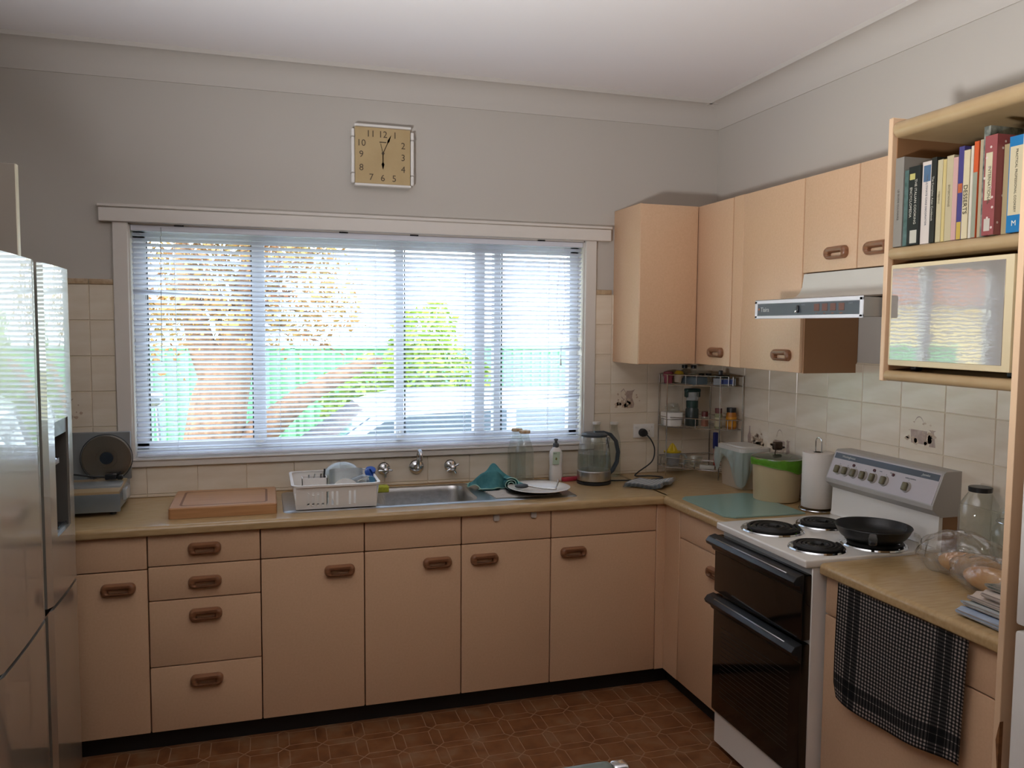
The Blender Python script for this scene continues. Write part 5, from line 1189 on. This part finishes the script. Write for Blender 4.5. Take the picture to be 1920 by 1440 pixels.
# ------------------------------------------------------------------ right worktop: jars, bread, folded towels, hanging towel
t = thing('glass_jar', 'tall clear glass jar with a black lid against the tiles right of the cooker', 'jar', (-.07, -1.80, ZB))
B().lathe((-.072, -1.80, ZB), [(0, .002), (.058, .002), (.062, .01), (.062, .16), (.055, .2), (.04, .225), (.034, .235)], 36).obj('body', M['jar'], t)
B().lathe((-.072, -1.80, ZB+.238), [(.035, 0), (.036, .014), (.034, .016), (0, .016)], 28).obj('lid', M['dark'], t)
t = thing('glass_jar', 'wide clear clip jar with a glass lid beside the tall end panel', 'jar', (-.085, -1.945, ZB))
B().lathe((-.085, -1.945, ZB), [(0, .002), (.06, .002), (.066, .01), (.066, .13), (.06, .15), (.048, .165), (.05, .175)], 36).obj('body', M['jar'], t)
B().lathe((-.085, -1.945, ZB+.176), [(.05, 0), (.052, .012), (.045, .02), (.042, .032), (.03, .036), (0, .038)], 36).obj('lid', M['jar'], t)
B().tube([(-.085+.052*math.cos(2*PI*k/30), -1.945+.052*math.sin(2*PI*k/30), ZB+.17) for k in range(30)], .0016, 5, closed=True).obj('clip_wire', M['wire'], t)
bread = mat('bread_crust', '#b5793f', .7, c2='#d9b27a', sc_=9, bump=.2, bs=40); bend_ = mat('bread_pale', '#dcb98a', .8)
for k, (x, y, rz_, lab) in enumerate(((-.235, -1.90, .35, 'bread roll at the back in the clear bag'), (-.30, -2.045, .1, 'golden bread roll at the front in the clear bag by the end panel'))):
    b = B(); b.ico((0, 0, 0), .045, 3, 1.0, 2.2, .82); mt = Matrix.Translation((x, y-.03, ZB+.041)) @ RM(rz_, 4, 'Z'); b.xf(mt); b.obj('bread_roll', bread, loc=(x, y, ZB+.04), label=lab, cat='bread')
bg_ = thing('bread_bag', 'crinkled clear plastic bag holding two bread rolls on the right worktop', 'bag', (-.27, -1.97, ZB))
def bagm(c, rx, ry, rz_, n=26, m=18, ph=0, ang=0):
    def f(u, v):
        a = 2*PI*u; e = -PI/2+PI*v; k = 1+.07*math.sin(5*a+3*e+ph)+.05*math.sin(11*a-4*e)
        X, Y = rx*math.cos(e)*math.cos(a)*k, ry*math.cos(e)*math.sin(a)*k
        return (c[0]+X*math.cos(ang)-Y*math.sin(ang), c[1]+X*math.sin(ang)+Y*math.cos(ang), max(ZB+.001, c[2]+rz_*math.sin(e)*k))
    return f
B().sheet(bagm((-.235, -1.90, ZB+.06), .075, .135, .075, ang=.3), 48, 22).obj('film', M['bagclear'], bg_, smooth=180)
B().sheet(bagm((-.30, -2.07, ZB+.05), .068, .135, .058, ph=2, ang=.1), 48, 22).obj('film', M['bagclear'], bg_, smooth=180)
B().sheet(lambda u, v: (-.21-.07*v+.02*math.sin(u*9), -1.78+.0*u+.07*u-.10*(v-.5)*u, ZB+.012+.05*u*(1+.4*math.sin(v*8))), 16, 16).obj('loose_end', M['bagclear'], bg_, smooth=180)
tw = [('floral_towel', 'folded floral tea towel, topmost of the pile by the end panel', '#bfb0a0', '#35504a', .020), ('striped_towel', 'folded cream tea towel, second in the pile', '#c9bdb0', '#a89488', .018),
      ('cream_towel', 'folded off-white tea towel in the middle of the pile', '#cfc4b6', '#b3a193', .016), ('pale_towel', 'folded pale blue edged tea towel low in the pile', '#c3c9c4', '#8f9ba3', .016), ('blue_towel', 'blue tea towel with a rolled fold at the bottom of the pile', '#8292a8', '#a9b6c6', .020)]
z = ZB+.002
for k, (nm_, lab, c1, c2_, th_) in enumerate(tw[::-1]):
    m_ = mat('cloth_'+nm_, c1, .95, c2=c2_, sc_=22 if k == 4 else 14, bump=.3, bs=120)
    t = thing('tea_towel', lab, 'cloth', (-.4, -2.21, z)); ox, oy = R.uniform(-.012, .012), R.uniform(-.01, .012)
    x0, x1, y0, y1 = -.535+ox+.01*k, -.25, -2.345, -2.175+oy-(.012*k if k > 2 else 0)
    b = bmesh.new(); n = 14; loops = []
    prof_ = [(y1-.008+.008*math.cos(a), z+th_/2+th_/2*.96*math.sin(a)) for a in [PI/2-PI*q/8 for q in range(9)]]
    for i in range(n+1):
        xx = x0+(x1-x0)*i/n; wv = .003*math.sin(i*1.7+k*2); sq_ = 1-.5*max(0, 1-i/1.5)
        loops.append([b.verts.new((xx, y0, z+th_*.96+wv)), *[b.verts.new((xx, yy+wv*1.5, z+th_/2+(zz-z-th_/2)*sq_+wv)) for yy, zz in prof_], b.verts.new((xx, y0, z+.001+wv))])
    for l0, l1 in zip(loops, loops[1:]):
        for i in range(len(l0)-1): b.faces.new((l0[i], l1[i], l1[i+1], l0[i+1]))
    for l0 in (loops[0], loops[-1]): b.faces.new(l0)
    bmesh.ops.recalc_face_normals(b, faces=b.faces[:]); o = B(); o._merge(b); o.obj('fabric', m_, t, smooth=60)
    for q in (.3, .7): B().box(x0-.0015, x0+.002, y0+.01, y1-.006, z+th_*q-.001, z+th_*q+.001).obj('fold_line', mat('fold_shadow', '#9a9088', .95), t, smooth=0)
    z += th_+.0025
def hang(u, v):
    y = -1.757-.5*u+.018*(1-v)*(u-.2); z = .866-.366*(1-v)+.02*math.exp(-((u-1)/.2)**2)*(v-1)*-.6-(.012*math.sin(u*5)*(1-v))
    if v < .12 and u < .1: y -= .012*(1-v/.12)*(1-u/.1)
    x = -.5765-.004-.006*math.sin(u*11+v*2)*(1-v)-.012*(1-v)*.6
    return (x, y, z)
B().sheet(hang, 50, 40, .0015).obj('hanging_towel', M['check'], loc=(-.58, -2.0, .86), label='black and white checked tea towel hanging from the worktop edge at the right', cat='towel', smooth=180)
# chair back poking in at the bottom edge
ch = thing('chair', 'chair with grey padded back and chrome corner at the bottom edge of the picture', 'chair', (-1.84, -2.55, 0))
gv = mat('grey_green_vinyl', '#59625c', .35)
B().box(-2.00, -1.675, -2.445, -2.41, .45, .800, .02, 4).obj('backrest', gv, ch)
B().tube([(-2.01, -2.427, 0), (-2.01, -2.427, .79)], .011, 10).obj('leg', M['chrome'], ch); B().tube([(-1.655, -2.427, .0), (-1.655, -2.427, .79)], .011, 10).obj('leg', M['chrome'], ch)
B().box(-1.677, -1.643, -2.443, -2.412, .763, .796, .008, 3).obj('corner_cap', M['chrome'], ch); B().box(-2.022, -1.99, -2.443, -2.412, .763, .796, .008, 3).obj('corner_cap', M['chrome'], ch)
B().box(-2.02, -1.65, -2.84, -2.42, .44, .48, .015, 3).obj('seat', gv, ch)
for x in (-2.01, -1.66): B().tube([(x, -2.82, 0), (x, -2.82, .45)], .011, 10).obj('leg', M['chrome'], ch)
ch.location.x += .02
# ------------------------------------------------------------------ cookbooks
SZ = 1.9225; fx = -.414
blk = mat('book_black', '#1d2321', .4); off = mat('page_cream', '#c9bd9e', .8)
def ink(c): return mat('ink_'+c[1:], c, .5)
#  y start (px at shelf level -> metres), thickness, height, depth, front offset, colour, label, texts
bk = [(.036, .275, .21, .0, '#8a857c', 'grey-beige spined book, first from the left end of the shelf', [('LE GUIDE CULINAIRE', .010, '#5b574f', 0)]),
      (.020, .232, .2, .004, '#5d7672', 'thin mottled teal book, second from the left end', []),
      (.046, .238, .22, .0, '#1d2321', 'thick black book titled in white capitals about Italian cooking', [('THE ITALIAN COOKING', .0125, '#c9c6b8', -.009), ('ENCYCLOPEDIA', .0125, '#c9c6b8', .009)]),
      (.040, .245, .22, .008, '#cfc4ba', 'pinkish white book on cake decorating with a blue shape on its spine', [('THE ULTIMATE CAKE DECORATOR', .0095, '#6b6f7a', 0)]),
      (.020, .250, .2, .002, '#22241f', 'slim black book with white script title', [('The Complete Asian Cookbook', .010, '#c4c2b4', 0)]),
      (.020, .240, .2, .006, '#bdb28f', 'cream paperback right of the black script-titled book', [('WEEKEND', .008, '#8d8468', 0)]),
      (.013, .238, .2, .006, '#c4b177', 'thin yellow paperback among the cream ones', []),
      (.026, .245, .2, .006, '#b7aa89', 'broader cream paperback before the pink one', [('ENTERTAINING', .009, '#7f765d', 0)]),
      (.018, .236, .2, .004, '#c19a94', 'slim pink paperback before the purple book', []),
      (.020, .262, .22, .004, '#433e74', 'purple book with orange lettering between pink and cream ones', [('THE', .010, '#c0683c', .0)]),
      (.022, .248, .21, .002, '#c8bb98', 'cream book titled DESSERTS', [('DESSERTS', .019, '#3d372c', 0)]),
      (.010, .256, .2, .004, '#c9c2b0', 'very thin off-white booklet right of the DESSERTS book', []),
      (.016, .266, .21, .004, '#c4552a', 'thin book with an orange top half', []),
      (.012, .268, .2, .008, '#a99c80', 'thin beige booklet before the floral book', []),
      (.022, .300, .23, .006, '#8c8f84', 'tall book with a black and white floral cover', []),
      (.040, .268, .23, -.012, '#8d4a4a', 'maroon book with pale dots and a cream title label', [('INTERNATIONAL', .013, '#5a5140', 0)]),
      (.030, .24, .2, .012, '#a3946f', 'plain beige book between the maroon and the blue one', []),
      (.050, .252, .21, -.004, '#1b6ea3', 'blue book with a cream title panel on its spine', [('PRACTICAL PROFESSIONAL COOKERY', .0095, '#4a4638', 0)]),
      (.030, .24, .2, -.002, '#74b0b4', 'pale turquoise book, rightmost on the shelf', [])]
y = -1.7455; tot = sum(b_[0] for b_ in bk); kf_ = min(1.0, .600/tot)
for k, (th_, hg, dp, fo, colr, lab, tx_) in enumerate(bk):
    th_ *= kf_*1.0; y0, y1 = y-th_+.0006, y-.0006; xf0 = fx+fo
    t = thing('cookbook', lab, 'book', (xf0, (y0+y1)/2, SZ), 'cookbooks on the shelf')
    m_ = mat('book_cover_%s' % colr[1:], colr, .38)
    if k in (1, 14): m_ = mat('book_mottled_%d' % k, colr, .4, c2='#2a3430' if k == 14 else '#39544c', sc_=45)
    cvb = B().box(xf0, xf0+.003, y0, y1, SZ+.0005, SZ+hg, .0012); cvb.box(xf0+.001, xf0+dp*.95, y0, y0+.0018, SZ+.0005, SZ+hg).box(xf0+.001, xf0+dp*.95, y1-.0018, y1, SZ+.0005, SZ+hg)
    cvb.obj('cover', m_, t, smooth=0)
    B().box(xf0+.003, xf0+dp*.95-.004, y0+.0018, y1-.0018, SZ+.003, SZ+hg-.004).obj('pages', off, t, smooth=0)
    ym = (y0+y1)/2
    if k == 3: B().box(xf0-.0004, xf0, y0+.006, y1-.006, SZ+hg-.06, SZ+hg-.012).obj('spine_print', ink('#4f6a86'), t, smooth=0)
    if k == 2:
        B().box(xf0-.0004, xf0, y0+.004, y1-.014, SZ+.006, SZ+.045).obj('spine_print', ink('#b9b6a8'), t, smooth=0); B().box(xf0-.0004, xf0, y0+.018, y1-.006, SZ+hg-.04, SZ+hg-.022).obj('spine_print', ink('#b9b26a'), t, smooth=0)
    if k == 9:
        B().box(xf0-.0004, xf0, y0+.002, y1-.002, SZ+.001, SZ+.05).obj('spine_print', ink('#b89c46'), t, smooth=0); B().box(xf0-.0004, xf0, y0+.002, y1-.002, SZ+.132, SZ+.158).obj('spine_print', ink('#b0603a'), t, smooth=0)
    if k == 12: B().box(xf0-.0004, xf0, y0+.0005, y1-.0005, SZ+.001, SZ+hg-.085).obj('spine_print', ink('#8d8f7c'), t, smooth=0)
    if k == 15:
        B().box(xf0-.0006, xf0, y0+.012, y1-.006, SZ+.095, SZ+.222).obj('spine_print', ink('#c3b99a'), t, smooth=0); B().box(xf0-.0006, xf0, y0+.012, y1-.008, SZ+.012, SZ+.045).obj('spine_print', ink('#b9b0a4'), t, smooth=0)
        for q in range(9): B().lathe((xf0, y0+R.uniform(.004, th_-.004), SZ+.02+.027*q), [(0, .0008), (.0035, .0006)], 10, RM(-PI/2, 4, 'Y')).obj('dot', ink('#cdb8b0'), t, smooth=0)
        for q in range(14): B().lathe((xf0+R.uniform(.01, .06), y0, SZ+.015+.018*q), [(0, .0008), (.0035, .0006)], 10, RX).obj('dot', ink('#cdb8b0'), t, smooth=0)
    if k == 17:
        B().box(xf0-.0006, xf0, y0+.004, y1-.004, SZ+.046, SZ+.225).obj('spine_print', ink('#c4b897'), t, smooth=0); text('M', .02, (xf0-.001, ym+.008, SZ+.024), LX, UZ, ink('#d5d5cb'), t)
    if k in (2, 3): pass
    for s_, size, c_, dy in tx_:
        zc = SZ+(.11 if k == 10 else .135 if k in (15, 17) else .13 if k != 9 else .145)
        text(s_, size, (xf0-.0012, ym+dy, zc), (0, 0, -1), (0, -1, 0), ink(c_), t, 'lettering', 'CENTER', .0002)
    y -= th_
